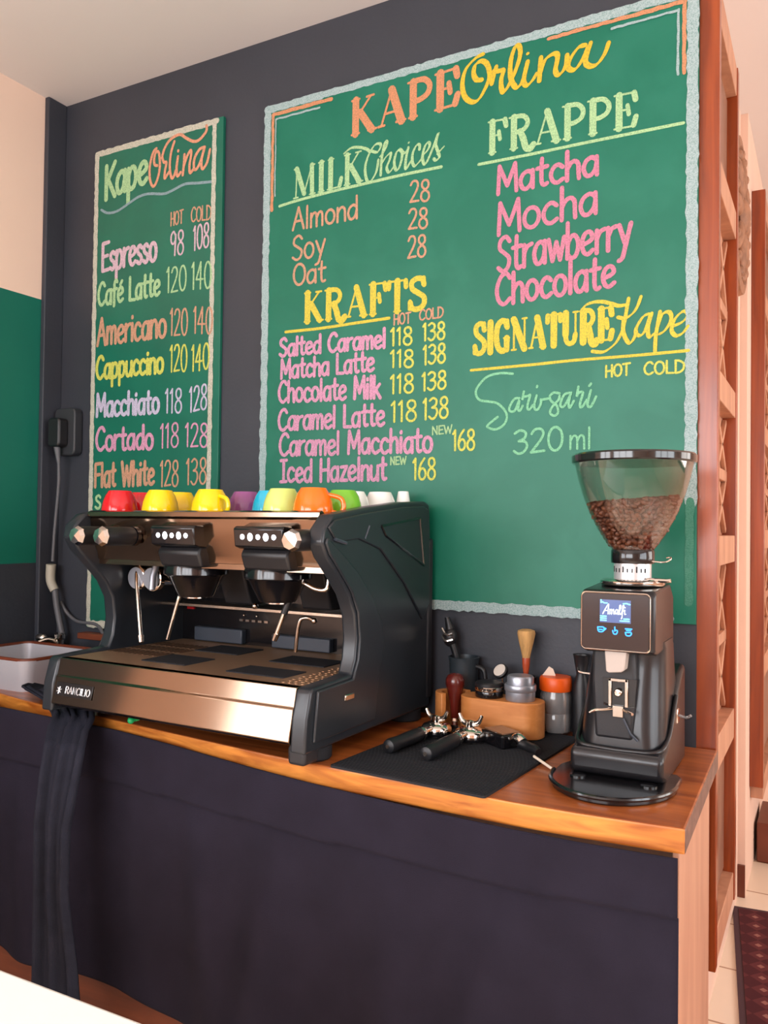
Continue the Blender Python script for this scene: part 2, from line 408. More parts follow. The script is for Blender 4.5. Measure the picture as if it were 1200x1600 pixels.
# ------------------------------------------------------------------ chalk writing
def S(*p): return ('s', p)
def L(*p): return ('l', p)
def bowl(x0, x1, y0=0.0, y1=5.0):
    cx, cy, rx, ry = (x0+x1)/2, (y0+y1)/2, (x1-x0)/2, (y1-y0)/2
    return ('s', tuple((cx + rx*math.cos(R(a)), cy + ry*math.sin(R(a))) for a in range(70, 441, 37)))
HAND = {
 'a': (4.3, [S((3.4,4.2),(2.3,5),(.9,4.2),(.3,2.3),(.9,.4),(2,.1),(3.1,1.3),(3.5,3)), L((3.5,5),(3.6,0))]),
 'b': (4.1, [L((.4,8),(.4,0)), S((.4,3),(1.2,4.6),(2.4,5),(3.4,3.8),(3.5,2),(2.8,.4),(1.6,0),(.4,.8))]),
 'c': (3.8, [S((3.3,4.1),(2.2,5),(1,4.4),(.3,2.6),(.8,.7),(2,0),(3.4,.8))]),
 'd': (4.3, [S((3.4,4.2),(2.3,5),(.9,4.2),(.3,2.3),(.9,.4),(2,.1),(3.1,1.3),(3.5,3)), L((3.5,8),(3.6,0))]),
 'e': (4.0, [S((.5,2.3),(2.2,2.7),(3.3,3.4),(3,4.6),(2,5),(.9,4.3),(.3,2.5),(.9,.6),(2.1,0),(3.5,.8))]),
 '\u00e9': (4.0, [S((.5,2.3),(2.2,2.7),(3.3,3.4),(3,4.6),(2,5),(.9,4.3),(.3,2.5),(.9,.6),(2.1,0),(3.5,.8)), L((1.8,6),(2.8,7.2))]),
 'f': (3.0, [S((3.0,7.3),(2.2,8),(1.3,7),(1.2,5),(1.2,0),(1.1,-1)), L((.2,4.7),(2.6,5))]),
 'h': (4.0, [L((.4,8),(.4,0)), S((.4,3),(1.3,4.6),(2.4,5),(3.2,4),(3.3,2),(3.4,0))]),
 'i': (1.5, [L((.6,5),(.6,0)), L((.6,6.7),(.65,7.1))]),
 'k': (3.8, [L((.4,8),(.4,0)), L((3,5),(.5,2.4)), L((1.2,3),(3.4,0))]),
 'l': (1.5, [L((.6,8),(.6,0))]),
 'm': (5.8, [L((.4,5),(.4,0)), S((.4,3),(1.2,4.7),(2,5),(2.6,4),(2.7,0)), S((2.7,3),(3.5,4.7),(4.3,5),(4.9,4),(5,0))]),
 'n': (4.0, [L((.4,5),(.4,0)), S((.4,3),(1.3,4.6),(2.4,5),(3.2,4),(3.3,2),(3.4,0))]),
 'o': (4.2, [bowl(.3, 3.7)]),
 'p': (4.2, [L((.5,5),(.5,-3)), S((.5,3),(1.2,4.6),(2.4,5),(3.4,3.8),(3.5,2),(2.8,.4),(1.6,0),(.5,.8))]),
 'r': (3.0, [L((.4,5),(.4,0)), S((.4,3),(1.3,4.5),(2.7,5))]),
 's': (3.3, [S((2.8,4.3),(1.8,5),(.6,4.2),(1,2.9),(2.2,2.2),(2.8,1.1),(1.8,0),(.4,.6))]),
 't': (3.2, [S((1.4,7.6),(1.3,4),(1.4,1),(2,.1),(2.8,.4)), L((.2,5),(2.8,5.2))]),
 'u': (4.0, [S((.4,5),(.4,1.6),(1.2,.1),(2.4,.5),(3.2,2)), L((3.3,5),(3.4,0))]),
 'w': (5.3, [L((.2,5),(1.4,0),(2.5,4.2),(3.7,0),(4.9,5))]),
 'y': (3.9, [L((.3,5),(1.9,1)), S((3.6,5),(2.2,.6),(1.3,-2.2),(.2,-2.8))]),
 'z': (3.6, [L((.4,4.8),(3.1,5),(.4,.1),(3.3,.1))]),
 'A': (5.2, [L((.2,0),(2.5,8),(4.7,0)), L((1.1,2.9),(4,3.1))]),
 'C': (5.0, [S((4.5,6.7),(3.3,8),(1.6,7.2),(.4,4.2),(1,1.2),(2.7,0),(4.6,1.3))]),
 'D': (5.0, [L((.6,8),(.6,0)), S((.4,8),(2.6,7.6),(4.4,5.6),(4.3,2.4),(2.6,.4),(.5,0))]),
 'E': (4.4, [L((4,8),(.6,7.8),(.6,0),(4.1,.2)), L((.6,4),(3.5,4.2))]),
 'F': (4.2, [L((4,8),(.6,7.8),(.6,0)), L((.6,4),(3.3,4.2))]),
 'H': (5.0, [L((.6,8),(.6,0)), L((4.2,8),(4.2,0)), L((.6,4),(4.2,4.2))]),
 'I': (3.6, [L((1.8,8),(1.8,0)), L((.3,7.9),(3.3,8)), L((.3,0),(3.3,.1))]),
 'K': (4.6, [L((.6,8),(.6,0)), L((4.2,8.2),(.8,3.8)), L((1.4,4.6),(4.3,0))]),
 'L': (4.0, [L((.6,8),(.6,.1),(3.8,0))]),
 'M': (6.0, [L((.5,0),(.8,8),(3,2),(5.1,8),(5.5,0))]),
 'N': (5.0, [L((.6,0),(.6,8),(4.2,0),(4.2,8))]),
 'O': (5.2, [bowl(.3, 4.8, 0, 8)]),
 'S': (4.6, [S((4,6.8),(2.8,8),(1.1,7.2),(.9,5.4),(2.4,4.2),(3.9,2.8),(3.5,.8),(2,0),(.4,1))]),
 'T': (4.6, [L((.2,7.8),(4.4,8)), L((2.3,7.9),(2.3,0))]),
 'W': (6.6, [L((.2,8),(1.7,0),(3.2,6.6),(4.8,0),(6.2,8))]),
 '0': (4.6, [bowl(.4, 4.1, 0, 8)]), '1': (2.6, [L((.4,6.6),(1.5,8),(1.5,0))]),
 '2': (4.4, [S((.5,6.4),(1.4,7.8),(3,7.8),(3.7,6.2),(2.8,3.8),(.4,.1)), L((.4,.1),(4,.3))]),
 '3': (4.4, [S((.5,7.1),(2,8),(3.5,7),(3.2,5.2),(1.6,4.3)), S((1.6,4.3),(3.4,3.9),(3.9,2.2),(2.9,.4),(1.5,0),(.3,1))]),
 '4': (4.6, [L((2.8,0),(2.9,8),(.3,2.8),(4.2,2.9))]),
 '6': (4.4, [S((3.2,8),(1.4,5.8),(.5,3),(.9,.8),(2.2,0),(3.6,1),(3.8,2.8),(2.7,4.2),(1.2,3.7),(.5,2.2))]),
 '8': (4.6, [S((2.2,4.3),(3.6,5.6),(3.4,7.4),(2.2,8),(1,7.3),(.9,5.7),(2.2,4.3),(3.6,3.2),(3.9,1.4),(2.9,.1),(1.5,.1),(.5,1.4),(.8,3.2),(2.2,4.3))]),
 '9': (4.4, [S((3.6,6.2),(2.4,8),(.9,7),(.7,5),(1.9,3.9),(3.2,4.8),(3.7,6.6)), L((3.7,6.8),(3.2,0))]),
 '-': (3.0, [L((.3,2.6),(2.6,2.8))]),
}
def T(k, *s): return tuple((k, t) for t in s)
# serif capitals: (width factor, stroke)
def sf(x, y, h=0.85): return (0.34, L((x - h, y), (x + h, y)))
SERIF = {
 'K': (6.2, [(1.1, L((1.3,0),(1.3,8))), sf(1.3,0), sf(1.3,8), (.34, L((4.8,8),(1.6,3.8))), (1.1, L((2.3,4.8),(5.0,0))), sf(4.6,8,.8), sf(5.1,0,.9)]),
 'A': (6.4, [(.34, L((.9,0),(3.2,8))), (1.15, L((3.1,7.8),(5.3,0))), (.34, L((1.6,2.6),(4.4,2.6))), sf(.9,0,.7), sf(5.2,0,1.0)]),
 'P': (5.6, [(1.1, L((1.3,0),(1.3,8))), sf(1.3,0), (.34, L((.2,8),(2.6,8))), (.8, S((1.4,8),(3.6,7.8),(4.8,6.2),(4.4,4.4),(2.8,3.5),(1.5,3.5)))]),
 'E': (5.4, [(1.1, L((1.3,0),(1.3,8))), (.34, L((.3,8),(4.6,8))), (.34, L((.3,0),(4.7,0))), (.9, L((4.5,7.9),(4.8,6.2))), (.9, L((4.4,.2),(4.9,2.2))), (.34, L((1.3,4.2),(3.2,4.2))), (.7, L((3.1,5.2),(3.4,3)))]),
 'F': (5.2, [(1.1, L((1.3,0),(1.3,8))), sf(1.3,0), (.34, L((.3,8),(4.6,8))), (.9, L((4.4,7.9),(4.7,6.2))), (.34, L((1.3,4.3),(3,4.3))), (.7, L((2.9,5.2),(3.2,3.1)))]),
 'M': (7.6, [(.34, L((1,0),(1.2,8))), (1.1, L((1.2,8),(3.7,.6))), (.34, L((3.7,.6),(6.1,8))), (1.1, L((6.1,8),(6.3,0))), sf(1,0,.7), sf(6.3,0,.9), (.34, L((.4,8),(1.4,8))), (.34, L((6,8),(7,8)))]),
 'I': (3.0, [(1.1, L((1.4,0),(1.4,8))), sf(1.4,0), sf(1.4,8)]),
 'L': (5.0, [(1.1, L((1.3,0),(1.3,8))), sf(1.3,8), (.34, L((.3,0),(4.3,0))), (.9, L((4.1,.2),(4.6,2.2)))]),
 'R': (6.0, [(1.1, L((1.3,0),(1.3,8))), sf(1.3,0), (.34, L((.2,8),(2.6,8))), (.8, S((1.4,8),(3.6,7.8),(4.6,6.3),(4.1,4.8),(2.8,4.1),(1.5,4.1))), (1.1, S((2.8,4.1),(3.6,2),(4.2,-.2),(5.2,-.8),(6,.2)))]),
 'T': (5.4, [(1.1, L((2.6,0),(2.6,8))), sf(2.6,0), (.34, L((.3,8),(4.9,8))), (.8, L((.4,7.9),(.3,6.2))), (.8, L((4.8,7.9),(4.9,6.2)))]),
 'S': (5.0, [(.9, S((4.1,6.2),(3.6,7.7),(2.2,8),(.9,7.1),(1.1,5.4),(2.6,4.2),(4.1,2.9),(4,1),(2.5,0),(1,.4),(.5,2))), (.7, L((4,8),(4.1,6.2))), (.7, L((.5,2.2),(.4,.2)))]),
 'G': (6.0, [(1.0, S((4.7,6.2),(3.9,7.7),(2.6,8),(1.1,6.8),(.6,4),(1.2,1.2),(2.8,0),(4.4,.6))), (.7, L((4.7,8),(4.8,6.2))), (1.0, L((4.5,.2),(4.5,3.4))), (.34, L((3.4,3.4),(5.4,3.4)))]),
 'N': (6.4, [(.34, L((1.1,0),(1.1,8))), (1.15, L((1.0,8),(5,0))), (.34, L((5,0),(5,8))), sf(1.1,0,.8), (.34, L((.2,8),(1.4,8))), sf(5,8,.8)]),
 'U': (6.0, [(1.1, L((1.3,8),(1.3,2.4))), (.8, S((1.3,2.6),(1.6,.8),(2.8,0),(4.2,.6),(4.7,2.4))), (.34, L((4.7,2.2),(4.7,8))), sf(1.3,8), sf(4.7,8,.8)]),
}
YB = -0.0132   # writing lies on the board's face
def ribbon(mb, pts, w, y, chisel=False, jit=0.0):
    """a flat chalk stroke in the x-z plane through pts with round ends"""
    n = len(pts)
    if n < 2: return
    Lf, Rt = [], []
    for i, p in enumerate(pts):
        a, c = pts[max(i-1, 0)], pts[min(i+1, n-1)]
        d = Vector((c[0]-a[0], c[1]-a[1]))
        if d.length < 1e-7: d = Vector((1, 0))
        d.normalize(); nn = Vector((-d.y, d.x))
        k = w * 0.5
        if chisel: k *= 0.42 + 0.62 * abs(math.sin(math.atan2(d.y, d.x) - R(38)))
        if jit: k *= 1 + random.uniform(-jit, jit)
        if i == 0: d0, k0 = d, k
        if i == n-1: d1, k1 = d, k
        Lf.append((p[0] + nn.x*k, p[1] + nn.y*k)); Rt.append((p[0] - nn.x*k, p[1] - nn.y*k))
    bm = mb.bm
    G_ = min(2.5e-6, 2e-4 / n)   # lift along the stroke so that a stroke crossing itself lies on top of itself
    A = [bm.verts.new((q[0], y - G_*i, q[1])) for i, q in enumerate(Lf)]; B = [bm.verts.new((q[0], y - G_*i, q[1])) for i, q in enumerate(Rt)]
    for i in range(n-1): bm.faces.new((A[i], B[i], B[i+1], A[i+1]))
    for p, d, k, va, vb, sg in ((pts[0], d0, k0, A[0], B[0], -1), (pts[-1], d1, k1, A[-1], B[-1], 1)):
        nn = Vector((-d.y, d.x)); arc = []
        for j in range(1, 4):
            t = math.pi * j / 4
            arc.append(bm.verts.new((p[0] + k*(nn.x*math.cos(t) + sg*d.x*math.sin(t)), y - (G_*(n-1) if sg > 0 else 0), p[1] + k*(nn.y*math.cos(t) + sg*d.y*math.sin(t)))))
        bm.faces.new([va] + arc + [vb] if sg > 0 else [vb] + arc[::-1] + [va])
def curve_pts(kind, pts):
    v = [Vector((p[0], p[1])) for p in pts]
    return catmull(v, 6) if kind == 's' and len(v) > 2 else v
def write(parent, s, font, col, w, x0, z0, x1, z1, h, ox, oz, y, name='chalk_lettering', bold=1.0):
    F = SERIF if font == 'serif' else HAND
    adv = 0; place = []
    for ch in s:
        if ch == ' ': adv += 3.2; continue
        place.append((ch, adv)); adv += F[ch][0] + (0.25 if font == 'hand' else 0.1)
    last = place[-1]; tot = adv - 0.7
    sx = (x1 - x0) / tot; sz = h / 8.0; slope = (z1 - z0) / (x1 - x0)
    mb = MB(); k = 0
    for ch, a in place:
        dz = random.uniform(-.12, .12) if font == 'hand' else 0
        for st in F[ch][1]:
            wf, (kind, pts) = st if font == 'serif' else (1.0, st)
            q = [((a + p.x) * sx, (p.y + dz) * sz) for p in curve_pts(kind, pts)]
            segs = [q] if kind == 's' else list(zip(q, q[1:]))
            for sg in segs:
                ribbon(mb, [(x0 + u - ox, z0 + u * slope + v - oz) for u, v in sg], w * wf * (1.5 if font == 'serif' else 1.12) * bold, y - 0.00022 * (k % 4), jit=0.06); k += 1
    return mb.build(name, 'chalk_' + col, parent, smooth=False)
TEXT=[
('b','KAPE','serif','orange',0.0138,-1.215,2.393,-0.882,2.407,0.098),
('b','MILK','serif','mint',0.0096,-1.41,2.246,-1.175,2.255,0.086),
('b','Almond','hand','peach',0.0069,-1.41,2.151,-1.186,2.15,0.065),
('b','Soy','hand','peach',0.0069,-1.411,2.06,-1.296,2.062,0.071),
('b','Oat','hand','peach',0.0069,-1.405,1.985,-1.292,1.984,0.062),
('b','28','hand','peach',0.0057,-1.021,2.166,-0.96,2.16,0.058),
('b','28','hand','peach',0.0057,-1.025,2.092,-0.965,2.087,0.055),
('b','28','hand','peach',0.0057,-1.026,2.012,-0.969,2.011,0.059),
('b','KRAFTS','serif','yellow',0.0114,-1.367,1.873,-0.97,1.868,0.084),
('b','HOT','hand','peach',0.0043,-1.066,1.833,-1.014,1.833,0.029),
('b','COLD','hand','peach',0.0042,-0.987,1.836,-0.916,1.838,0.028),
('b','Salted Caramel','hand','pink',0.0088,-1.451,1.779,-1.092,1.773,0.053),
('b','Matcha Latte','hand','pink',0.0088,-1.445,1.711,-1.127,1.71,0.056),
('b','Chocolate Milk','hand','pink',0.0088,-1.452,1.641,-1.105,1.633,0.062),
('b','Caramel Latte','hand','pink',0.0088,-1.451,1.557,-1.092,1.556,0.062),
('b','Caramel Macchiato','hand','pink',0.0088,-1.446,1.482,-0.945,1.477,0.064),
('b','Iced Hazelnut','hand','pink',0.0088,-1.441,1.403,-1.084,1.404,0.064),
('b','NEW','hand','mint',0.0035,-0.945,1.523,-0.887,1.525,0.022),
('b','NEW','hand','mint',0.0036,-1.071,1.445,-1.022,1.446,0.021),
('b','118','hand','lemon',0.0057,-1.076,1.776,-1.008,1.773,0.048),
('b','118','hand','lemon',0.0057,-1.076,1.715,-1.003,1.711,0.047),
('b','118','hand','lemon',0.0057,-1.075,1.643,-1.002,1.641,0.051),
('b','118','hand','lemon',0.0057,-1.072,1.563,-0.992,1.563,0.056),
('b','138','hand','lemon',0.0056,-0.977,1.78,-0.91,1.779,0.046),
('b','138','hand','lemon',0.0056,-0.975,1.714,-0.908,1.716,0.051),
('b','138','hand','lemon',0.0056,-0.978,1.643,-0.905,1.646,0.048),
('b','138','hand','lemon',0.0056,-0.974,1.564,-0.898,1.568,0.056),
('b','168','hand','lemon',0.0055,-0.885,1.478,-0.821,1.478,0.053),
('b','168','hand','lemon',0.0056,-1.002,1.403,-0.933,1.404,0.057),
('b','FRAPPE','serif','mint',0.0101,-0.795,2.255,-0.415,2.245,0.082),
('b','Matcha','hand','rose',0.0101,-0.768,2.142,-0.504,2.144,0.072),
('b','Mocha','hand','rose',0.01,-0.766,2.035,-0.506,2.049,0.082),
('b','Strawberry','hand','rose',0.01,-0.764,1.938,-0.425,1.954,0.089),
('b','Chocolate','hand','rose',0.01,-0.767,1.851,-0.462,1.863,0.079),
('b','SIGNATURE','serif','yellow',0.0102,-0.827,1.73,-0.468,1.734,0.078),
('b','HOT','hand','lemon',0.0047,-0.483,1.643,-0.425,1.645,0.028),
('b','COLD','hand','lemon',0.0046,-0.392,1.642,-0.301,1.641,0.029),
('b','320','hand','seafoam',0.0059,-0.716,1.463,-0.587,1.47,0.059),
('b','ml','hand','seafoam',0.0048,-0.57,1.471,-0.517,1.471,0.052),
('n','Kape','hand','mint',0.0121,-2.191,2.382,-1.997,2.408,0.114),
('n','HOT','hand','peach',0.0038,-1.89,2.243,-1.838,2.244,0.043),
('n','COLD','hand','peach',0.0037,-1.804,2.241,-1.722,2.237,0.046),
('n','98','hand','blush',0.0046,-1.891,2.144,-1.832,2.144,0.078),
('n','108','hand','blush',0.0045,-1.794,2.149,-1.728,2.15,0.077),
('n','Espresso','hand','blush',0.0097,-2.199,2.137,-1.95,2.14,0.096),
('n','Café Latte','hand','mint',0.0084,-2.214,2.02,-1.932,2.023,0.077),
('n','120','hand','mint',0.0046,-1.905,2.026,-1.82,2.024,0.081),
('n','140','hand','mint',0.0045,-1.799,2.026,-1.717,2.018,0.085),
('n','Americano','hand','peach',0.0088,-2.214,1.884,-1.903,1.884,0.091),
('n','120','hand','peach',0.0046,-1.886,1.885,-1.811,1.879,0.086),
('n','140','hand','peach',0.0045,-1.788,1.883,-1.709,1.873,0.084),
('n','Cappuccino','hand','lemon',0.0088,-2.216,1.768,-1.911,1.768,0.076),
('n','120','hand','lemon',0.0046,-1.884,1.766,-1.811,1.764,0.086),
('n','140','hand','lemon',0.0045,-1.793,1.761,-1.72,1.763,0.082),
('n','Macchiato','hand','lilac',0.0088,-2.212,1.639,-1.927,1.636,0.076),
('n','118','hand','lilac',0.0046,-1.901,1.634,-1.829,1.633,0.077),
('n','128','hand','lilac',0.0045,-1.799,1.631,-1.726,1.638,0.079),
('n','Cortado','hand','pink',0.0088,-2.211,1.523,-1.95,1.52,0.077),
('n','118','hand','pink',0.0046,-1.92,1.521,-1.84,1.523,0.077),
('n','128','hand','pink',0.0045,-1.814,1.522,-1.72,1.518,0.074),
('n','Flat White','hand','peach',0.0088,-2.214,1.399,-1.942,1.403,0.079),
('n','128','hand','peach',0.0046,-1.917,1.395,-1.838,1.398,0.082),
('n','138','hand','peach',0.0045,-1.807,1.401,-1.723,1.403,0.081),
('n','S','hand','mint',0.0066,-2.209,1.325,-2.183,1.325,0.044),
]
TRACE=[
('b','Orlina','gold',0.0144,1,[[(-808,2523),(-830,2517),(-857,2495),(-867,2460),(-861,2424),(-841,2403),(-821,2404),(-802,2429),(-790,2459),(-796,2490),(-812,2505),(-830,2499),(-835,2478),(-827,2459),(-812,2455)],[(-784,2437),(-777,2463),(-771,2480)],[(-777,2469),(-765,2466),(-752,2464),(-757,2444),(-757,2422),(-751,2407),(-740,2417),(-733,2428)],[(-733,2428),(-720,2452),(-707,2489),(-708,2514),(-719,2519),(-730,2491),(-733,2456),(-728,2429),(-716,2411),(-704,2416),(-697,2429)],[(-686,2471),(-695,2435),(-695,2417),(-686,2410),(-673,2419),(-662,2434)],[(-687,2491),(-685,2492)],[(-651,2472),(-653,2443),(-655,2413)],[(-653,2432),(-641,2461),(-623,2472),(-610,2470),(-608,2456),(-613,2429),(-606,2416),(-594,2422),(-585,2439),(-583,2460)],[(-538,2474),(-555,2472),(-574,2451),(-581,2431),(-572,2420),(-559,2422),(-543,2442),(-531,2467)],[(-524,2476),(-534,2447),(-536,2428),(-524,2417),(-507,2419),(-490,2439),(-480,2464)]]),
('b','Choices','mint',0.0093,1,[[(-1234,2345),(-1212,2356),(-1187,2354),(-1161,2344),(-1149,2334)],[(-1141,2333),(-1124,2327),(-1113,2341),(-1118,2350),(-1133,2348),(-1149,2329),(-1161,2301),(-1162,2274),(-1154,2249),(-1141,2251),(-1126,2273),(-1120,2304)],[(-1116,2312),(-1102,2325),(-1093,2345),(-1097,2352),(-1103,2339),(-1110,2302),(-1112,2259)],[(-1111,2289),(-1096,2307),(-1081,2315),(-1084,2297),(-1093,2277),(-1086,2262),(-1074,2271),(-1068,2280)],[(-1051,2320),(-1063,2314),(-1070,2289),(-1065,2266),(-1056,2267),(-1047,2290),(-1046,2313),(-1054,2320),(-1039,2307),(-1030,2313)],[(-1026,2320),(-1033,2292),(-1035,2268),(-1031,2262),(-1021,2276),(-1013,2285)],[(-1026,2332),(-1024,2334)],[(-992,2307),(-992,2319),(-1001,2320),(-1012,2301),(-1013,2277),(-1006,2264),(-994,2271),(-985,2280)],[(-984,2287),(-968,2300),(-961,2314),(-967,2321),(-977,2310),(-983,2284),(-978,2265),(-971,2266),(-960,2285)],[(-960,2285),(-946,2316),(-936,2340),(-943,2313),(-937,2291),(-932,2274),(-942,2267),(-948,2272)],[(-939,2283),(-928,2292),(-918,2300)]]),
('b','Kape','yellow',0.0103,1,[[(-542,1812),(-531,1825),(-511,1830),(-489,1828),(-469,1821),(-452,1814),(-435,1814)],[(-428,1829),(-433,1801),(-437,1775),(-443,1751),(-456,1727),(-473,1712),(-490,1705),(-514,1709)],[(-399,1830),(-407,1808),(-418,1792),(-435,1782),(-453,1786)],[(-440,1777),(-440,1750),(-432,1728),(-424,1721),(-415,1731),(-409,1747)],[(-381,1787),(-395,1780),(-409,1757),(-410,1742),(-399,1737),(-388,1750),(-377,1785)],[(-374,1787),(-382,1757),(-382,1737),(-377,1731),(-369,1738)],[(-355,1789),(-362,1750),(-365,1726),(-366,1696)],[(-362,1750),(-351,1780),(-337,1786),(-330,1777),(-332,1761),(-344,1743),(-357,1735)],[(-328,1751),(-307,1758),(-294,1771),(-296,1782),(-307,1782),(-322,1767),(-329,1746),(-325,1733),(-316,1728),(-303,1734),(-292,1749)]]),
('b','Sari-sari','seafoam',0.0063,0,[[(-718,1670),(-753,1674),(-789,1667),(-815,1642),(-819,1624),(-808,1608),(-781,1602),(-759,1596),(-739,1577),(-733,1558),(-742,1539),(-764,1529),(-784,1535),(-784,1542),(-758,1561)],[(-700,1606),(-714,1604),(-727,1582),(-722,1573),(-711,1576),(-700,1601),(-703,1578),(-698,1574),(-691,1586)],[(-688,1622),(-692,1601),(-689,1608),(-677,1610),(-671,1612),(-677,1591),(-678,1578),(-672,1576),(-664,1586)],[(-654,1610),(-660,1587),(-658,1575),(-650,1575),(-643,1589),(-643,1599)],[(-654,1631),(-653,1634)],[(-643,1598),(-625,1600)],[(-595,1611),(-610,1614),(-620,1605),(-616,1593),(-602,1581),(-599,1563),(-609,1556),(-619,1564),(-614,1578),(-598,1595),(-595,1605)],[(-571,1611),(-583,1607),(-592,1589),(-592,1579),(-583,1579),(-568,1605),(-567,1611),(-572,1585),(-569,1574),(-559,1590)],[(-548,1625),(-552,1601),(-548,1609),(-537,1610),(-543,1586),(-543,1574),(-536,1577),(-527,1591)],[(-517,1614),(-524,1588),(-524,1575),(-516,1575),(-504,1598)],[(-521,1625),(-517,1630)]]),
('n','Orlina','coral',0.0098,0,[[(-1957,2511),(-1971,2501),(-1982,2472),(-1986,2439),(-1981,2405),(-1968,2387),(-1954,2400),(-1943,2431),(-1941,2464),(-1947,2496),(-1959,2498),(-1966,2480),(-1964,2459),(-1952,2453)],[(-1932,2475),(-1923,2500),(-1905,2522),(-1882,2533),(-1854,2535),(-1831,2519),(-1802,2502),(-1780,2499),(-1759,2510),(-1745,2525),(-1746,2540)],[(-1930,2474),(-1923,2458),(-1912,2455),(-1918,2426),(-1918,2404),(-1908,2413),(-1899,2422)],[(-1879,2517),(-1892,2484),(-1897,2444),(-1892,2410),(-1885,2398),(-1876,2407),(-1871,2421)],[(-1863,2465),(-1868,2432),(-1866,2405),(-1860,2402),(-1851,2411)],[(-1862,2482),(-1862,2484)],[(-1835,2466),(-1837,2432),(-1841,2400)],[(-1838,2426),(-1824,2457),(-1809,2474),(-1807,2458),(-1813,2425),(-1810,2401),(-1798,2409)],[(-1755,2473),(-1774,2469),(-1793,2445),(-1795,2417),(-1788,2407),(-1773,2421),(-1757,2457),(-1752,2473)],[(-1754,2469),(-1764,2432),(-1762,2408),(-1755,2405),(-1740,2423),(-1730,2460)]]),
('n','wave','greyblue',0.0088,0,[[(-2206,2350),(-2175,2334),(-2129,2333),(-2077,2350),(-2033,2364),(-1988,2366),(-1922,2354),(-1885,2358),(-1832,2369),(-1776,2362),(-1721,2356)]]),
('b','milk underline','mint',0.0085,0,[[(-1458,2232),(-1389,2238),(-1268,2243),(-1154,2245),(-1042,2247),(-926,2246)]]),
('b','krafts underline','yellow',0.0084,0,[[(-1429,1850),(-1308,1848),(-1179,1851),(-1080,1853)]]),
('b','frappe underline','mint',0.0078,0,[[(-818,2231),(-675,2229),(-543,2229),(-419,2228),(-305,2227)]]),
('b','signature underline','yellow',0.0071,0,[[(-834,1688),(-670,1689),(-555,1691),(-416,1690),(-291,1691)]]),
]


WORDCOL = dict(orange='orange', mint='pale green', peach='peach', yellow='yellow', lemon='lemon yellow', pink='pink', rose='rose pink', blush='pale pink', lilac='lilac', seafoam='sea green', gold='golden yellow', coral='coral', greyblue='grey blue')
def make_board(name, x0, x1, z0, z1, m, label, code, border):
    t = thing(name, label, 'chalkboard', ((x0+x1)/2, 0, z0))
    cx = (x0 + x1) / 2
    MB().box(x0-cx, x1-cx, -0.012, -0.0005, 0, z1-z0).build('board_surface', m, t, bevel=0.001)
    for (b, s, font, col, w, a, c, d, e, h) in TEXT:
        if b == code:
            o = write(t, s, font, col, w, a, c, d, e, h, cx, z0, -0.0128, bold=(1.25 if code == 'n' else 1.0))
            if s not in ('Kape', 'KAPE'): o['label'] = '%s chalk writing reading %s' % (WORDCOL[col], s)
            else: o['label'] = '%s chalk heading word' % WORDCOL[col]
    for (b, s, col, w, ch, polys) in TRACE:
        if b == code:
            mb = MB()
            for i, p in enumerate(polys):
                v = catmull([Vector((q[0]/1000 - cx, q[1]/1000 - z0)) for q in p], 6) if len(p) > 2 else [Vector((q[0]/1000 - cx, q[1]/1000 - z0)) for q in p]
                ribbon(mb, v, w, -0.0130 - 0.00024 * (i % 4), chisel=bool(ch), jit=0.05)
            line = 'underline' in s or s == 'wave'
            o = mb.build('chalk_underline' if line else 'chalk_lettering', 'chalk_' + col, t, smooth=False)
            o['label'] = '%s chalk %s' % (WORDCOL[col], 'line' if line else 'script lettering')
    W, H = x1 - x0, z1 - z0
    k = 0
    for nm, col, strips in border:
        for (ax, az, bx, bz, w) in strips:
            mb = MB(); k += 1
            n = max(2, int(math.hypot(bx-ax, bz-az) / 0.012)); 
            ribbon(mb, [(ax + (bx-ax)*i/n - cx + random.uniform(-.0012,.0012), az + (bz-az)*i/n - z0 + random.uniform(-.0012,.0012)) for i in range(n+1)], w, -0.0125 - .00012 * k, jit=0.16)
            mb.build(nm, 'chalk_' + col, t, smooth=False)
    return t
BX0, BX1, BZ0, BZ1 = -1.518, -0.272, 1.057, 2.545
make_board('menu_chalkboard', BX0, BX1, BZ0, BZ1, 'board_green', 'large green menu chalkboard on the black wall, behind the bean grinder', 'b', [
    ('chalk_border', 'white', [(BX0+.012, BZ0+.01, BX0+.012, BZ1-.01, .024), (BX0+.01, BZ1-.011, BX1-.01, BZ1-.011, .022), (BX0+.01, BZ0+.012, BX1-.06, BZ0+.010, .026), (BX1-.013, BZ0+.28, BX1-.013, BZ1-.01, .026)]),
    ('chalk_border', 'faint', [(BX1-.016, BZ0+.05, BX1-.014, BZ0+.285, .018)]),
    ('chalk_corner_line', 'orange', [(BX0+.032, BZ1-.03, BX0+.032, BZ1-.32, .010), (BX0+.03, BZ1-.03, BX0+.24, BZ1-.03, .011), (BX1-.032, BZ1-.03, BX1-.032, BZ1-.2, .009), (BX1-.36, BZ1-.03, BX1-.03, BZ1-.03, .01)]),
    ('chalk_inner_line', 'white', [(BX0+.043, BZ1-.05, BX0+.043, BZ1-.28, .004), (BX0+.043, BZ1-.046, BX0+.2, BZ1-.046, .006), (BX1-.046, BZ1-.046, BX1-.046, BZ1-.2, .006), (BX1-.2, BZ1-.048, BX1-.046, BZ1-.048, .006)])])
NX0, NX1, NZ0, NZ1 = -2.240, -1.678, 0.920, 2.556
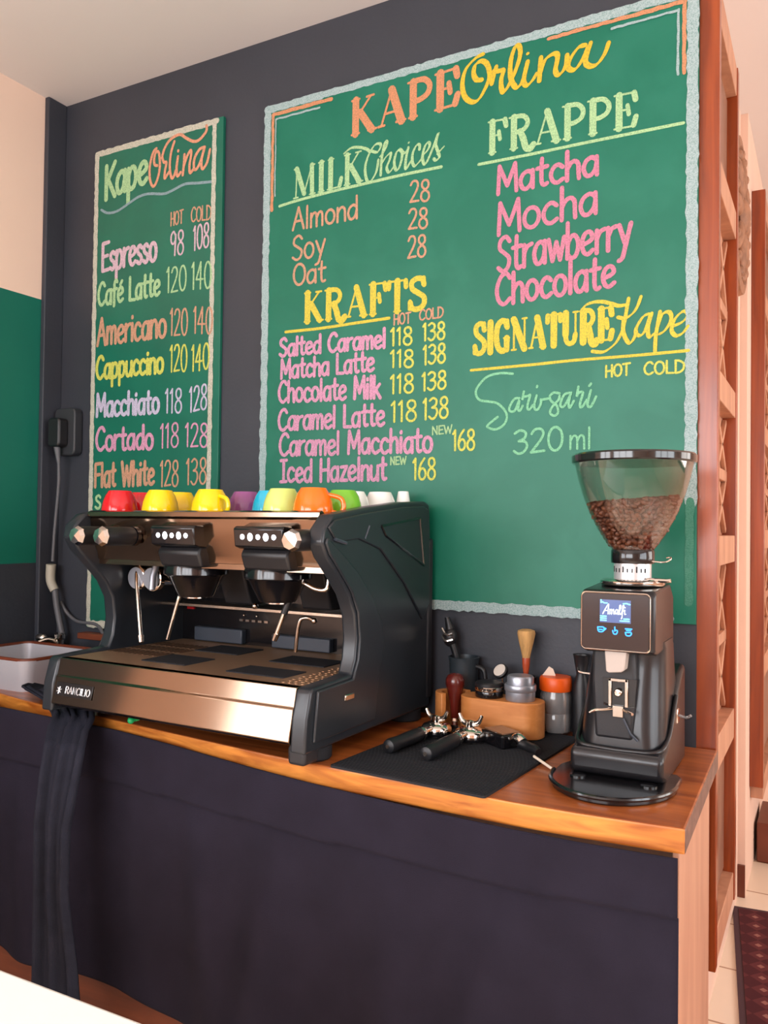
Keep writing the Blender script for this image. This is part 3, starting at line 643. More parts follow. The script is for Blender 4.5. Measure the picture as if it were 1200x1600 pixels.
make_board('menu_chalkboard', NX0, NX1, NZ0, NZ1, 'board_narrow', 'tall narrow green menu chalkboard on the black wall, left of the large one', 'n', [
    ('chalk_border', 'cream', [(NX0+.009, NZ0+.01, NX0+.009, NZ1-.01, .019), (NX0+.01, NZ1-.010, NX1-.025, NZ1-.010, .02), (NX0+.01, NZ0+.012, NX1-.03, NZ0+.012, .024), (NX1-.035, NZ0+.02, NX1-.035, NZ1-.01, .017)])])

# ------------------------------------------------------------------ counter
CT = 0.775
front = [(-2.41,-.40),(-2.131,-.425),(-2.0,-.452),(-1.877,-.472),(-1.745,-.478),(-1.543,-.502),(-1.315,-.528),(-1.11,-.551),(-.967,-.563),(-.779,-.572),(-.639,-.577),(-.509,-.582),(-.392,-.580),(-.285,-.572),(-.212,-.565)]
poly = front + [(-.224,-.002), (-2.41,-.002)]
ct = MB().prism(poly, 2, 0.731, CT)
# slab with a wavy natural front edge
top = ct.build('countertop', ['counter_top', 'counter_edge', 'counter_end'], smooth=False, bevel=0.004)
for p in top.data.polygons:
    p.material_index = 0 if abs(p.normal.z) > 0.5 else (2 if p.normal.x > 0.8 else 1)
tag(top, 'orange brown wooden countertop slab with natural front edge', 'countertop')
cab = thing('counter_cabinet', 'tan plywood counter base under the wooden top', 'counter', (-.30, -.28, 0))
MB().box(.064, .076, -.265, .125, 0, .73).build('end_panel', 'plywood', cab, bevel=.002)
MB().box(-2.09, .06, -.205, -.175, 0, .135).build('plinth', 'brown_wood', cab, bevel=.002)
MB().box(-2.09, .06, -.17, -.15, .135, .70).build('front_panel', 'plywood', cab)

def sheet(name, m, nx, nz, f, parent=None, th=0.003, sub=0):
    mb = MB(); V = [[mb.bm.verts.new(f(i/nx, j/nz)) for i in range(nx+1)] for j in range(nz+1)]
    for j in range(nz):
        for i in range(nx): mb.bm.faces.new((V[j][i], V[j][i+1], V[j+1][i+1], V[j+1][i]))
    return mb.build(name, m, parent, ang=180, solid=th, sub=sub)
def ctop(x):
    P = [(-2.41,.775),(-1.94,.768),(-1.62,.762),(-1.37,.757),(-1.1,.748),(-.96,.744),(-.64,.736),(-.217,.733)]
    for (a, za), (b, zb) in zip(P, P[1:]):
        if x <= b: return za + (zb-za)*(x-a)/(b-a)
    return P[-1][1]
def yfront(x):
    for (a, ya), (b, yb) in zip(front, front[1:]):
        if x <= b: return ya + (yb-ya)*(x-a)/(b-a)
    return front[-1][1]
def curtain(u, v):
    x = -2.41 + u * (2.41 - .221)
    zt = ctop(x) - .002; z = zt - v * (zt - .118)
    s = max(0.0, (.625 - z) / .5)
    y = min(yfront(x), -.50) - .006 - .001
    y -= .012 if z > .628 else 0.0
    fold = 0.0
    for c, wd, am, sl in ((-.50,.05,.030,-.16),(-.78,.06,.018,.05),(-1.02,.05,.024,-.10),(-1.30,.05,.020,.10),(-1.92,.06,.022,.05),(-2.15,.05,.02,-.05),(-.30,.05,.014,.02)):
        d = (x - (c + sl * s)) / (wd * (0.6 + s))
        fold += 1.5 * am * math.exp(-d*d) * min(1, s * 1.6) ** 0.8
    y -= fold + .004 * s * math.sin(x * 17 + 1)
    return (x, y, z)
cl = sheet('counter_cloth', 'cloth_black', 150, 100, curtain)
tag(cl, 'long black cloth skirt hung along the front of the counter', 'cloth')
def towel(u, v):
    P = [(-.36,.783),(-.41,.800),(-.455,.803),(-.50,.790),(-.56,.772),(-.612,.735),(-.622,.66),(-.63,.55),(-.634,.40),(-.637,.24),(-.64,.06)]
    t = v * (len(P)-1); i = min(int(t), len(P)-2); f = t - i
    y = P[i][0] + (P[i+1][0]-P[i][0])*f; z = P[i][1] + (P[i+1][1]-P[i][1])*f
    W = [.17,.20,.22,.19,.145,.135,.13,.115,.105,.14,.165]
    w = W[i] + (W[i+1]-W[i])*f
    cx = [-1.93,-1.93,-1.89,-1.76,-1.67,-1.625,-1.63,-1.64,-1.635,-1.615,-1.60]
    c = cx[i] + (cx[i+1]-cx[i])*f
    a = (.012 if z < .77 else .006)
    fold = a * math.sin(u*15 + 2.0 + v*1.5) + .6*a * math.sin(u*31 + v*3)
    if z < .775: y += fold - .008
    else: z += abs(fold) + .004
    return (c + (u-.5)*w, y, z)
tag(sheet('hand_towel', 'towel_black', 28, 60, towel, th=.006), 'crumpled black towel hanging over the counter edge left of the espresso machine', 'towel')

# ------------------------------------------------------------------ espresso machine (origin: middle of its footprint on the counter)
EM = thing('espresso_machine', 'large black and chrome two group espresso machine on the wooden counter', 'espresso machine', (-1.335, -.311, CT), R(-1.0))
def em(mb, name, m, parent=None, **k): return mb.build(name, m, parent or EM, **k)
side = [(-.297,.03),(-.292,.10),(-.277,.155),(-.268,.162),(-.118,.168),(-.104,.20),(-.098,.245),(-.106,.30),(-.132,.345),(-.180,.392),(-.222,.430),(-.243,.462),(-.236,.492),(-.203,.523),(-.06,.542),(.115,.560),(.235,.566),(.262,.560),(.268,.54),(.275,.45),(.277,.30),(.277,.03)]
inner = [(-.03,.19),(.27,.14)]
for sx in (1, -1):
    x0, x1 = (.362, .400) if sx > 0 else (-.400, -.362)
    o = em(MB().prism(side, 0, x0, x1), 'side_panel', 'machine_black', bevel=.007, segs=3)
    xo = .400 if sx > 0 else -.400
    def plate(poly, d, bev=.003): 
        a, b = (xo - .001, xo + d) if sx > 0 else (xo - d, xo + .001)
        return MB().prism(poly, 0, a, b)
    # curved front band, raised upper panel with a framed recess, lower skirt
    band = [(-.258,.155),(-.118,.160),(-.098,.20),(-.092,.245),(-.100,.305),(-.128,.352),(-.176,.398),(-.218,.436),(-.236,.462),(-.228,.474),(-.19,.452),(-.10,.395),(-.03,.33),(.012,.268),(.022,.21),(.0,.16),(-.02,.05),(-.27,.05)]
    em(plate(band, .006), 'side_trim', 'machine_black', o, bevel=.004, segs=2)
    upper = [(-.225,.495),(-.20,.512),(-.06,.530),(.115,.548),(.225,.553),(.25,.545),(.258,.47),(.262,.30),(.225,.26),(.12,.36),(.0,.445),(-.10,.470),(-.19,.462)]
    em(plate(upper, .005), 'side_trim', 'machine_black', o, bevel=.004, segs=2)
    fr = MB()
    Q = [(.0,.500),(.20,.522),(.225,.40),(.02,.478)]
    for a, b in zip(Q, Q[1:] + Q[:1]):
        fr.tube([(xo + sx*.005, a[0], a[1]), (xo + sx*.005, b[0], b[1])], .0035, 6)
    em(fr, 'side_groove', 'machine_gloss', o)
    em(MB().tube([(xo+sx*.004, -.20, .47), (xo+sx*.005, -.155, .461)], .004, 6).tube([(xo+sx*.004, -.075, .47),(xo+sx*.004,-.055,.50)], .003, 6), 'side_groove', 'grey_panel', o)
    em(MB().box(*( (xo, xo+.008) if sx > 0 else (xo-.008, xo)), -.155, -.115, .115, .130), 'side_catch', 'steel', o, bevel=.003)
# base and rear
em(MB().box(-.362, .362, -.24, .29, .03, .155), 'base', 'machine_matte', bevel=.004)
em(MB().box(-.385, .404, .255, .286, .05, .47), 'rear_housing', 'machine_matte', bevel=.008)
for fx in (-.355, .355):
    for fy in ((-.10 if fx < 0 else -.205), .22):
        em(MB().lathe([(.040,0),(.044,.004),(.044,.028),(.036,.036)], (fx, fy, 0)), 'foot', 'rubber')
em(MB().prism([(-.294,.005),(-.296,.045),(-.24,.05),(-.24,.005)], 0, .355, .398), 'corner_cover', 'machine_matte', bevel=.008)
em(MB().ball((-.125, -.262, .030), .008).cyl((-.125, -.25, .030), .005, .012, (0,1,0)), 'indicator_light', 'led_green')
# mirror polished front below the tray
fp = em(MB().prism([(-.272,.160),(-.281,.120),(-.285,.117),(-.299,.052),(-.290,.044),(-.25,.044),(-.25,.160)], 0, -.3615, .3615), 'front_panel', 'bronze_steel', bevel=.0015)
bd = em(MB().prism([(-.2885,.104),(-.2960,.072),(-.2985,.0725),(-.2905,.1045)], 0, -.350, -.222), 'badge', 'badge_black', fp, bevel=.001)
# badge lettering, drawn as raised strokes on the slanted face
def badge_text(s, x0, x1, h, yb, zb, slope, m, parent, w):
    F = HAND; adv = 0; pl = []
    for ch in s: pl.append((ch, adv)); adv += F[ch][0] + .4
    k = (x1 - x0) / (adv - .5); mb = MB()
    for ch, a in pl:
        for kind, pts in F[ch][1]:
            q = curve_pts(kind, pts)
            mb.tube([(x0 + (a + p.x)*k, yb + slope * (p.y/8*h), zb + p.y/8*h) for p in q], w, 6)
    return mb.build('badge_lettering', m, parent)
HAND['|'] = (1.9, [L((.9,0),(.9,8))])
HAND['R'] = (4.8, [L((.6,0),(.6,8)), S((.5,8),(2.8,7.9),(4.0,6.4),(3.4,4.6),(.7,4)), L((2.2,4.1),(4.3,0))])
badge_text('RANC|L|O', -.314, -.228, .016, -.2975, .080, .25, 'badge_silver', bd, .0012)
lg = MB()
for a in range(3):
    c, s_ = math.cos(R(a*60+20)), math.sin(R(a*60+20))
    lg.tube([(-.334 - .0075*c, -.2968 - .25*.0085*s_ - .0005, .086 - .0085*s_), (-.334 + .0075*c, -.2968 + .25*.0085*s_ - .0005, .086 + .0085*s_)], .0016, 6)
em(lg, 'badge_emblem', 'badge_silver', bd)
# drip tray
dt = em(MB().box(-.3615, .3615, -.272, .175, .150, .160), 'drip_tray', 'tray_steel', bevel=.002)
for a in ((-.162,-.02,-.196,-.086),(-.167,-.02,.0,.11),(.112,.275,-.203,-.112),(.108,.272,-.036,.066)):
    em(MB().box(a[0], a[1], a[2], a[3], .158, .1625), 'dark_rectangle', 'rubber', dt, bevel=.001)  # flat dark rectangles on the tray surface
sl = MB()
for i in range(4):
    for j in range(15):
        sl.ball((.300 + i*.0165 + (.004 if j % 2 else 0), -.235 + j*.0195, .1602), .0052, 1, 1, .45, 8, 5)
em(sl, 'tray_perforation', 'tray_steel', dt)
sl = MB()
for i in range(11):
    for j in range(3):
        sl.box(-.35 + i*.0175, -.342 + i*.0175, -.13 + j*.075, -.075 + j*.075, .159, .1612)
em(sl, 'tray_slots', 'tray_slot', dt)
# splash back, shelf lip and the parts on it
bp = em(MB().box(-.362, .362, .165, .20, .155, .29), 'back_panel', 'machine_gloss')
em(MB().box(-.362, .362, .13, .27, .29, .42), 'upper_back_panel', 'machine_gloss')
em(MB().box(-.362, .362, .072, .175, .268, .2765), 'shelf', 'brushed', bevel=.001)
em(MB().box(-.30, -.124, .145, .166, .163, .203), 'lower_box', 'grey_panel', bp, bevel=.003)
em(MB().box(-.02, .170, .145, .166, .163, .199), 'lower_box', 'grey_panel', bp, bevel=.003)
vt = MB()
for i in range(5): vt.box(-.146 + i*.022, -.134 + i*.022, .161, .1655, .226, .232)
for i in range(2): vt.ball((-.131 + i*.045, .163, .243), .004)
em(vt, 'vent', 'steel', bp)
em(MB().box(-.34, -.315, .158, .1655, .250, .258), 'red_reflection', 'red_mark', bp)  # red reflection on the gloss panel, put in as a coloured block
for x in (-.02, .355): em(MB().ball((x, .07, .283), .009), 'cap_screw', 'chrome')
# head with the slanted steel fascia
head = em(MB().prism([(-.186,.532),(-.197,.528),(-.197,.516),(-.189,.512),(-.182,.462),(-.163,.424),(-.16,.405),(.10,.405),(.27,.41),(.27,.515),(-.16,.515)], 0, -.3615, .3615), 'head_fascia', 'bronze_steel', bevel=.0012)
em(MB().box(-.3615, .3615, -.155, .26, .392, .408), 'head_underside', 'bronze_steel')
em(MB().box(-.36, .36, -.175, .255, .5145, .5185), 'cup_warmer_tray', 'tray_steel', bevel=.001)
lip = MB().tube([(-.36,.268,.56),(.36,.268,.56)], .004, 8)
em(lip, 'cup_rail', 'chrome')
for gx, cx in ((-.070, -.046), (.185, .212)):
    cb = em(MB().prism([(-.214,.496),(-.222,.490),(-.216,.449),(-.20,.444),(-.17,.444),(-.17,.496)], 0, cx-.069, cx+.069), 'control_box', 'machine_gloss', bevel=.003)
    for i in range(5):
        em(MB().ball((cx - .044 + i*.022, -.2195, .4715), .0075 if i in (1,3) else .0062, 1, .35, 1.25 if i in (1,3) else 1, 12, 8), 'button_light', 'led_white', cb)
    g = em(MB().prism([(-.190,.446),(-.200,.43),(-.185,.395),(-.02,.395),(-.02,.446)], 0, cx-.066, cx+.066), 'group_cover', 'plastic_black', bevel=.006)
    gh = em(MB().lathe([(.076,.402),(.080,.392),(.080,.374),(.070,.368),(.046,.322),(.043,.318),(.0,.318)], (gx, -.105, 0), seg=36), 'group_head', 'machine_gloss')
    em(MB().prism([(.015,.40),(.13,.40),(.13,.285),(.06,.285)], 0, gx-.045, gx+.045), 'group_neck', 'machine_matte', bevel=.006)
    em(MB().cyl((gx, -.105, .314), .030, .006), 'shower_screen', 'steel', gh)
# steam knobs
for kx, y0, ln, r in ((-.287, -.185, .105, .0235), (-.203, -.185, .105, .0235), (.347, -.185, .092, .0235)):
    kb = em(MB().lathe([(.017,-.02),(.017,.012),(.0225,.013),(r,.03),(r,ln-.012),(r-.002,ln)], (kx, y0, .467), (0,-1,0), 28), 'steam_knob', 'plastic_black')
    em(MB().lathe([(r-.001,ln-.004),(r+.001,ln),(r-.004,ln+.010),(.0,ln+.012)], (kx, y0, .467), (0,-1,0), 8, cap=False), 'knob_cap', 'chrome', kb, smooth=False)
    em(MB().cyl((kx, y0+.0005, .467), r+.0012, .012, (0,-1,0), 28), 'knob_collar', 'machine_gloss', kb)
# steam wands and spout
def wand(pts, r, sleeve, tipname='wand_tip'):
    w = em(MB().tube(pts, r, 10, 6), 'steam_wand', 'chrome')
    a, b = Vector(pts[-2]), Vector(pts[-1])
    em(MB().tube([b - (b-a).normalized()*.018, b], [r*1.5, r*1.2], 10), tipname, 'steel', w)
    if sleeve: em(MB().tube([a + (b-a)*.05, a + (b-a)*.5], r*1.45, 10), 'rubber_sleeve', 'plastic_black', w)
    em(MB().ball(pts[0], r*2.2), 'ball_joint', 'chrome', w)
wand([(-.318,-.05,.405),(-.318,-.055,.375),(-.312,-.07,.35),(-.256,-.105,.187)], .0058, False)
wand([(.318,-.09,.40),(.318,-.09,.372),(.312,-.092,.352),(.285,-.095,.352),(.245,-.098,.367),(.228,-.10,.355),(.176,-.105,.226)], .0058, True)
sp = em(MB().tube([(-.118,-.06,.40),(-.12,-.065,.375),(-.128,-.075,.34),(-.142,-.085,.318),(-.178,-.09,.20)], .005, 10, 5), 'hot_water_spout', 'chrome')
em(MB().tube([(-.118,-.06,.39),(-.126,-.074,.345)], .009, 10), 'spout_collar', 'steel', sp)
em(MB().ball((-.128,-.08,.332), .008), 'spout_nut', 'orange_plastic', sp)
sp2 = em(MB().tube([(.232,-.02,.268),(.215,-.03,.275),(.198,-.035,.262),(.185,-.03,.19)], .005, 10, 5), 'rear_spout', 'steel')
em(MB().ball((.232,-.02,.268), .008), 'spout_collar', 'chrome', sp2)
# pressure gauges
for gx in (-.318, -.262):
    ga = em(MB().lathe([(.022,-.17),(.022,0),(.030,.002),(.034,.006),(.034,.02),(.030,.023)], (gx, -.045, .352), (0,-1,0), 30), 'pressure_gauge', 'chrome')
    em(MB().lathe([(.029,.0232),(.0,.0233)], (gx, -.045, .352), (0,-1,0), 30, cap=False), 'gauge_face', 'satin', ga)
lv = em(MB().tube([(-.238,-.07,.398),(-.238,-.085,.36),(-.236,-.09,.325)], .009, 12), 'valve_lever', 'satin')

# ------------------------------------------------------------------ cups on the warmer
def cup(color, loc, label, rot, handle=True, r=.047, h=.066):
    t = thing('coffee_cup', label, 'cup', loc, rot, 'upturned cups on the espresso machine')
    MB().lathe([(r,0),(r+.0006,.003),(r*.985,.018),(r*.92,.036),(r*.80,.052),(r*.66,h-.003),(r*.62,h),(r*.60,h),(r*.58,h-.004),(0.0,h-.004)], seg=36, cap=False).build('cup_body', 'cup_' + color, t)
    if handle:
        MB().tube([(r*.93,0,.012),(r*1.35,0,.008),(r*1.55,0,.022),(r*1.4,0,.042),(r*.80,0,.05)], .0055, 10, 5).build('cup_handle', 'cup_' + color, t)
    return t
CZ = CT + .519
cup('red', (-1.660,-.43,CZ), 'glossy red cup, leftmost at the front of the machine top', 2.6)
cup('red', (-1.688,-.32,CZ), 'red cup half hidden behind the front red cup', 1.2, False)
cup('yellow', (-1.517,-.43,CZ), 'yellow cup standing next to the front red cup', 1.6, False)
cup('yellow', (-1.558,-.31,CZ), 'yellow cup peeking out between the two front yellow cups', 1.2, False)
cup('yellow', (-1.352,-.43,CZ), 'yellow cup with its handle towards the purple cup', -.25)
cup('purple', (-1.345,-.30,CZ), 'purple cup behind the yellow cup with visible handle', 1.5)
cup('cyan', (-1.243,-.33,CZ), 'light blue cup between the purple and pale green cups', 1.5, False)
cup('pale_green', (-1.142,-.42,CZ), 'pale green cup standing left of the orange cup', 1.7, False)
cup('orange', (-1.042,-.44,CZ), 'glossy orange cup at the right front of the machine top', .25, True)
cup('green', (-1.035,-.32,CZ), 'green cup mostly hidden behind the orange cup', 1.8, False)
cup('white', (-1.070,-.214,CZ), 'white cup next to the green one behind the orange cup', 2.5, False, .046, .068)
cup('white', (-1.040,-.125,CZ), 'white cup in the middle of the three white cups', 2.2, False, .046, .07)
cup('white', (-1.000,-.070,CZ), 'small white cup at the rear right corner of the machine top', .5, False, .022, .074)

# ------------------------------------------------------------------ mat and barista tools
mt = MB().prism(rrect(-.176,.176,-.262,.262,.006,3), 2, 0, .005)
for i in range(58): mt.box(-.172, .172, -.258 + i*.009, -.2545 + i*.009, .005, .0062)
o = mt.build('bar_mat', 'rubber', smooth=False, loc=(-.716, -.318, CT), rotz=R(-4))
tag(o, 'black ribbed rubber bar mat on the counter, between espresso machine and grinder', 'mat')
MT = CT + .0065
def portafilter(loc, rot, label, ln):
    t = thing('portafilter', label, 'portafilter', loc, rot, 'portafilters lying upside down on the mat')
    MB().lathe([(.034,0),(.036,.003),(.036,.020),(.032,.026),(.020,.031),(0,.032)], seg=32).build('filter_basket', 'chrome', t)
    MB().lathe([(.0375,.004),(.0385,.008),(.0375,.013)], seg=32, cap=False).build('rim_band', 'machine_gloss', t)
    s = MB()
    s.cyl((0,0,.030), .011, .016)
    for sg in (-1, 1):
        s.tube([(0,0,.040),(sg*.012,0,.040),(sg*.022,0,.046),(sg*.029,0,.060)], [.0085,.004], 10, 5)
    s.build('twin_spout', 'chrome', t)
    n = MB(); n.cyl((0,-.030,.018), .011, .035, (0,-1,0), 16); n.lathe([(.014,0),(.016,.006),(.014,.012)], (0,-.062,.018), (0,-1,.02), 20)
    n.build('handle_neck', 'chrome', t)
    h = MB().lathe([(.012,0),(.0155,.01),(.016,.05),(.0145,.09),(.0165,ln-.012),(.014,ln-.003),(.008,ln),(0,ln)], (0,-.072,.018), (0,-1,-.012), 24)
    ho = h.build('handle', 'plastic_black', t)
    MB().cyl((0,-.072-ln+.0015,.0165), .0045, .003, (0,-1,0), 12).build('end_screw', 'steel', ho)
    return t
portafilter((-.820,-.235, MT), R(-6), 'black handled portafilter, spouts up, nearest the espresso machine', .135)
portafilter((-.732,-.240, MT), R(-4), 'black handled portafilter, spouts up, in front of the wooden stand', .140)
t = thing('cleaning_tool', 'black tool with brown glossy plate and chrome joint beside the portafilters', 'barista tool', (-.650,-.235, MT), R(-32))
MB().prism(rrect(-.052,.032,-.032,.032,.008), 2, .0, .030).build('tool_block', 'machine_gloss', t, bevel=.004)
MB().prism(rrect(-.046,.026,-.026,.026,.005), 2, .030, .033).build('top_plate', 'brown_gloss', t, bevel=.001)
MB().tube([(.03,0,.016),(.05,0,.026),(.062,0,.020)], .013, 14, 4).build('chrome_joint', 'chrome', t)
MB().tube([(.055,0,.018),(.08,.004,.014),(.105,.0,.016),(.122,-.004,.013)], [.012,.008], 14, 5).build('handle', 'plastic_black', t)
tag(MB().tube([(-.556,-.312,CT+.0125),(-.496,-.362,CT+.004)], .003, 8).build('stir_stick', 'paper'), 'thin pale stick lying from the mat to the grinder base', 'stick')

# wooden tamper stand (stadium block with a slotted round seat on the left)
st = thing('tamper_stand', 'pale orange wooden tamping stand on the rubber mat', 'stand', (-.70,-.13, MT))
blk = MB().prism(rrect(-.098,.108,-.044,.044,.042,8), 2, 0, .084)
blk.build('stand_block', 'stand_wood', st, bevel=.002)
arc = []
for i in range(17): arc.append((-.118 + .050*math.cos(R(60 + 190*i/16)), .0 + .046*math.sin(R(60 + 190*i/16))))
for i in range(16, -1, -1): arc.append((-.118 + .034*math.cos(R(60 + 190*i/16)), .0 + .031*math.sin(R(60 + 190*i/16))))
MB().prism(arc, 2, 0, .086).build('tamper_seat', 'stand_wood', st, bevel=.0015)
t = thing('tamper', 'dark red wooden handled tamper standing in the left seat of the stand', 'tamper', (-.818,-.132, MT))
MB().lathe([(.0285,0),(.0285,.010),(.012,.016),(.010,.022)], seg=28).build('tamper_base', 'chrome', t)
MB().lathe([(.010,.022),(.0115,.04),(.0135,.06),(.0185,.085),(.0235,.105),(.0235,.117),(.018,.127),(.010,.131),(.0,.132)], seg=28).build('tamper_handle', 'tamper_red', t)
t = thing('distributor', 'round black coffee distributor with chrome band on the wooden stand', 'distributor', (-.728,-.132, MT+.084))
MB().lathe([(.033,0),(.034,.002),(.034,.014),(.033,.016)], seg=36).build('distributor_base', 'machine_gloss', t)
MB().lathe([(.0335,.016),(.0345,.018),(.0345,.025),(.0335,.026)], seg=36).build('chrome_band', 'chrome', t)
MB().lathe([(.034,.026),(.034,.033),(.031,.036),(0,.036)], seg=36).build('distributor_lid', 'plastic_black', t)
t = thing('dosing_ring', 'stacked silver steel dosing cup on the right of the wooden stand', 'dosing cup', (-.650,-.130, MT+.084))
MB().lathe([(.034,0),(.035,.002),(.035,.021),(.034,.022)], seg=40).build('lower_ring', 'satin', t)
MB().lathe([(.036,.022),(.0375,.024),(.0375,.036),(.036,.038)], seg=40).build('middle_ring', 'satin', t)
MB().lathe([(.0315,.038),(.0315,.054),(.029,.058),(.0,.058)], seg=40).build('upper_cap', 'satin', t)
t = thing('brush_cup', 'small dark cup behind the silver dosing cup', 'cup', (-.664,-.048, MT))
MB().lathe([(.022,0),(.026,.12),(.0265,.126),(.024,.126),(.022,.01),(0,.01)], seg=28, cap=False).build('cup_body', 'plastic_black', t)
t = thing('coffee_brush', 'bristle brush standing upright behind the silver dosing cup', 'brush', (-.664,-.048, MT+.012))
MB().lathe([(.004,0),(.006,.06),(.006,.12),(.009,.14),(.010,.158),(.009,.162)], seg=16).build('brush_handle', 'brush_handle', t)
MB().lathe([(.0095,.16),(.0125,.175),(.018,.198),(.0225,.220),(.021,.227),(.012,.230),(0,.231)], seg=22).build('bristles', 'bristle', t)
t = thing('thermometer', 'dial thermometer with pale face behind the black distributor', 'thermometer', (-.722,-.062, MT))
MB().tube([(.008,.012,.0),(.0,.002,.130)], .0022, 8).build('probe', 'steel', t)
MB().lathe([(.018,0),(.020,.003),(.020,.010),(.017,.012)], (0,0,.132), (-.25,-.75,.6), 28).build('dial_case', 'plastic_black', t)
MB().lathe([(.0165,.0122),(0,.0124)], (0,0,.132), (-.25,-.75,.6), 28, cap=False).build('dial_face', 'dial_white', t)
# jar
t = thing('plastic_jar', 'clear plastic jar with orange screw lid between stand and grinder', 'jar', (-.589,-.046, MT))
MB().lathe([(.030,0),(.036,.003),(.038,.012),(.038,.045),(.0365,.048),(.038,.051),(.038,.088),(.035,.097),(.034,.104),(.0325,.104),(.0335,.096),(.0365,.087),(.0365,.012),(.030,.003),(0,.003)], seg=40, cap=False).build('jar_body', 'jar_plastic', t)
lid = MB().lathe([(.038,.100),(.039,.102),(.039,.128),(.036,.133),(0,.134)], seg=40)
lid.build('jar_lid', 'orange_plastic', t)
tag(MB().prism([(-.016,0),(.016,0),(.010,.016),(.0,.022)], 1, -.001, .001).build('paper_scrap', 'paper', loc=(-.605,-.05,MT+.134), rotz=R(20)), 'small folded scrap of paper on the orange jar lid', 'paper')
# pitcher with black tools
t = thing('milk_pitcher', 'dark grey pitcher with black handle against the black wall', 'pitcher', (-.832,-.044, CT))
MB().lathe([(.036,0),(.038,.003),(.038,.06),(.036,.12),(.038,.155),(.0405,.166),(.0375,.167),(.034,.12),(.035,.01),(0,.008)], seg=40, cap=False).build('pitcher_body', 'pitcher_grey', t)
MB().tube([(.036,-.004,.145),(.058,-.006,.135),(.060,-.006,.09),(.037,-.004,.06)], .006, 10, 5).build('pitcher_handle', 'plastic_black', t)
t = thing('milk_frother', 'black tool with chrome fittings leaning in the dark grey pitcher', 'tool', (-.845,-.040, CT))
MB().tube([(.012,0,.02),(-.006,-.002,.15),(-.022,-.006,.205)], .009, 12, 4).build('shaft', 'plastic_black', t)
MB().ball((-.026,-.006,.214), .020, 1, .8, 1.25).tube([(-.026,-.006,.235),(-.034,-.008,.265)], [.012,.006], 10).build('head', 'plastic_black', t)
MB().tube([(-.046,-.012,.235),(-.03,-.022,.222),(-.012,-.022,.226)], .004, 8, 4).tube([(-.044,-.014,.216),(-.03,-.024,.206),(-.012,-.02,.21)], .0035, 8, 4).build('chrome_fitting', 'chrome', t)
t = thing('hand_mill', 'slim black hand mill with flared cup top behind the jar', 'mill', (-.527,-.042, CT))
MB().lathe([(.020,0),(.020,.12),(.015,.14),(.012,.150),(.020,.195),(.0215,.197),(.019,.195),(.010,.152),(0,.15)], seg=28, cap=False).build('mill_body', 'plastic_black', t)
MB().tube([(-.004,-.014,.168),(.0,-.018,.158),(.030,-.02,.156)], .0025, 8, 3).build('crank_rod', 'chrome', t)

# ------------------------------------------------------------------ bean grinder
G = thing('coffee_grinder', 'black electric bean grinder with clear hopper at the right end of the counter', 'grinder', (-.368, -.28, CT))
def gr(mb, name, m, parent=None, **k): return mb.build(name, m, parent or G, **k)
# drip tray in front
D = []
for i in range(25):
    a = math.pi + math.pi * i / 24
    D.append((-.006 + .118*math.cos(a), -.10 + .138*math.sin(a)))
D += [(.112,-.03),(.10,-.01),(-.11,-.01),(-.124,-.05)]
tr_ = gr(MB().prism(D, 2, 0, .012), 'drip_tray', 'tray_black', bevel=.003)
lipm = MB().tube([(p[0], p[1], .012) for p in D[:25]], .0045, 8)
gr(lipm, 'tray_rim', 'tray_black', tr_)
for x in (-.07, .065): gr(MB().lathe([(.016,.012),(.016,.0145),(.012,.0155),(0,.0155)], (x,-.118,0), seg=24), 'tray_stud', 'tray_black', tr_)
# skirt with a sagging front bar that sweeps up along the sides
def ring(x0, x1, y0, y1, r, z): return [(x, y, z) for x, y in rrect(x0, x1, y0, y1, r, 12)]
skp = [(-.105,.018),(-.107,.058),(-.098,.064),(-.075,.068),(-.04,.082),(.0,.112),(.05,.155),(.10,.19),(.165,.21),(.17,.0),(-.06,.0)]
gr(MB().prism(skp, 0, -.091, .089), 'base_skirt', 'grinder_black', bevel=.012, segs=4)
bdm = MB().loft([ring(-.083+.0, .085, -.085, .155, .045, .06), ring(-.082, .084, -.082, .15, .05, .10), ring(-.078, .082, -.070, .135, .05, .16), ring(-.070, .080, -.060, .115, .045, .22), ring(-.064, .080, -.056, .10, .04, .262), ring(-.062, .078, -.06, .09, .035, .275)])
gr(bdm, 'body', 'grinder_black')
gr(MB().tube([(-.0895,.05,.156),(-.0895,.0,.114),(-.0885,-.04,.085),(-.078,-.082,.069),(-.03,-.092,.066),(.028,-.092,.066),(.076,-.082,.069),(.0865,-.04,.085),(.0875,.0,.114),(.0875,.05,.156)], .005, 10, 6), 'skirt_lip', 'grinder_black')
# concave throat plate behind the fork
gr(MB().prism([(-.045,.085),(.028,.085),(.034,.20),(.030,.268),(-.05,.268),(-.052,.20)], 1, -.088, -.05), 'throat_plate', 'machine_matte', bevel=.006)
# head
hd = MB().prism([(-.092,.255),(-.124,.263),(-.122,.372),(-.112,.380),(.045,.388),(.085,.36),(.09,.262)], 0, -.065, .076)
hdo = gr(hd, 'head', 'grinder_black', bevel=.006, segs=3)
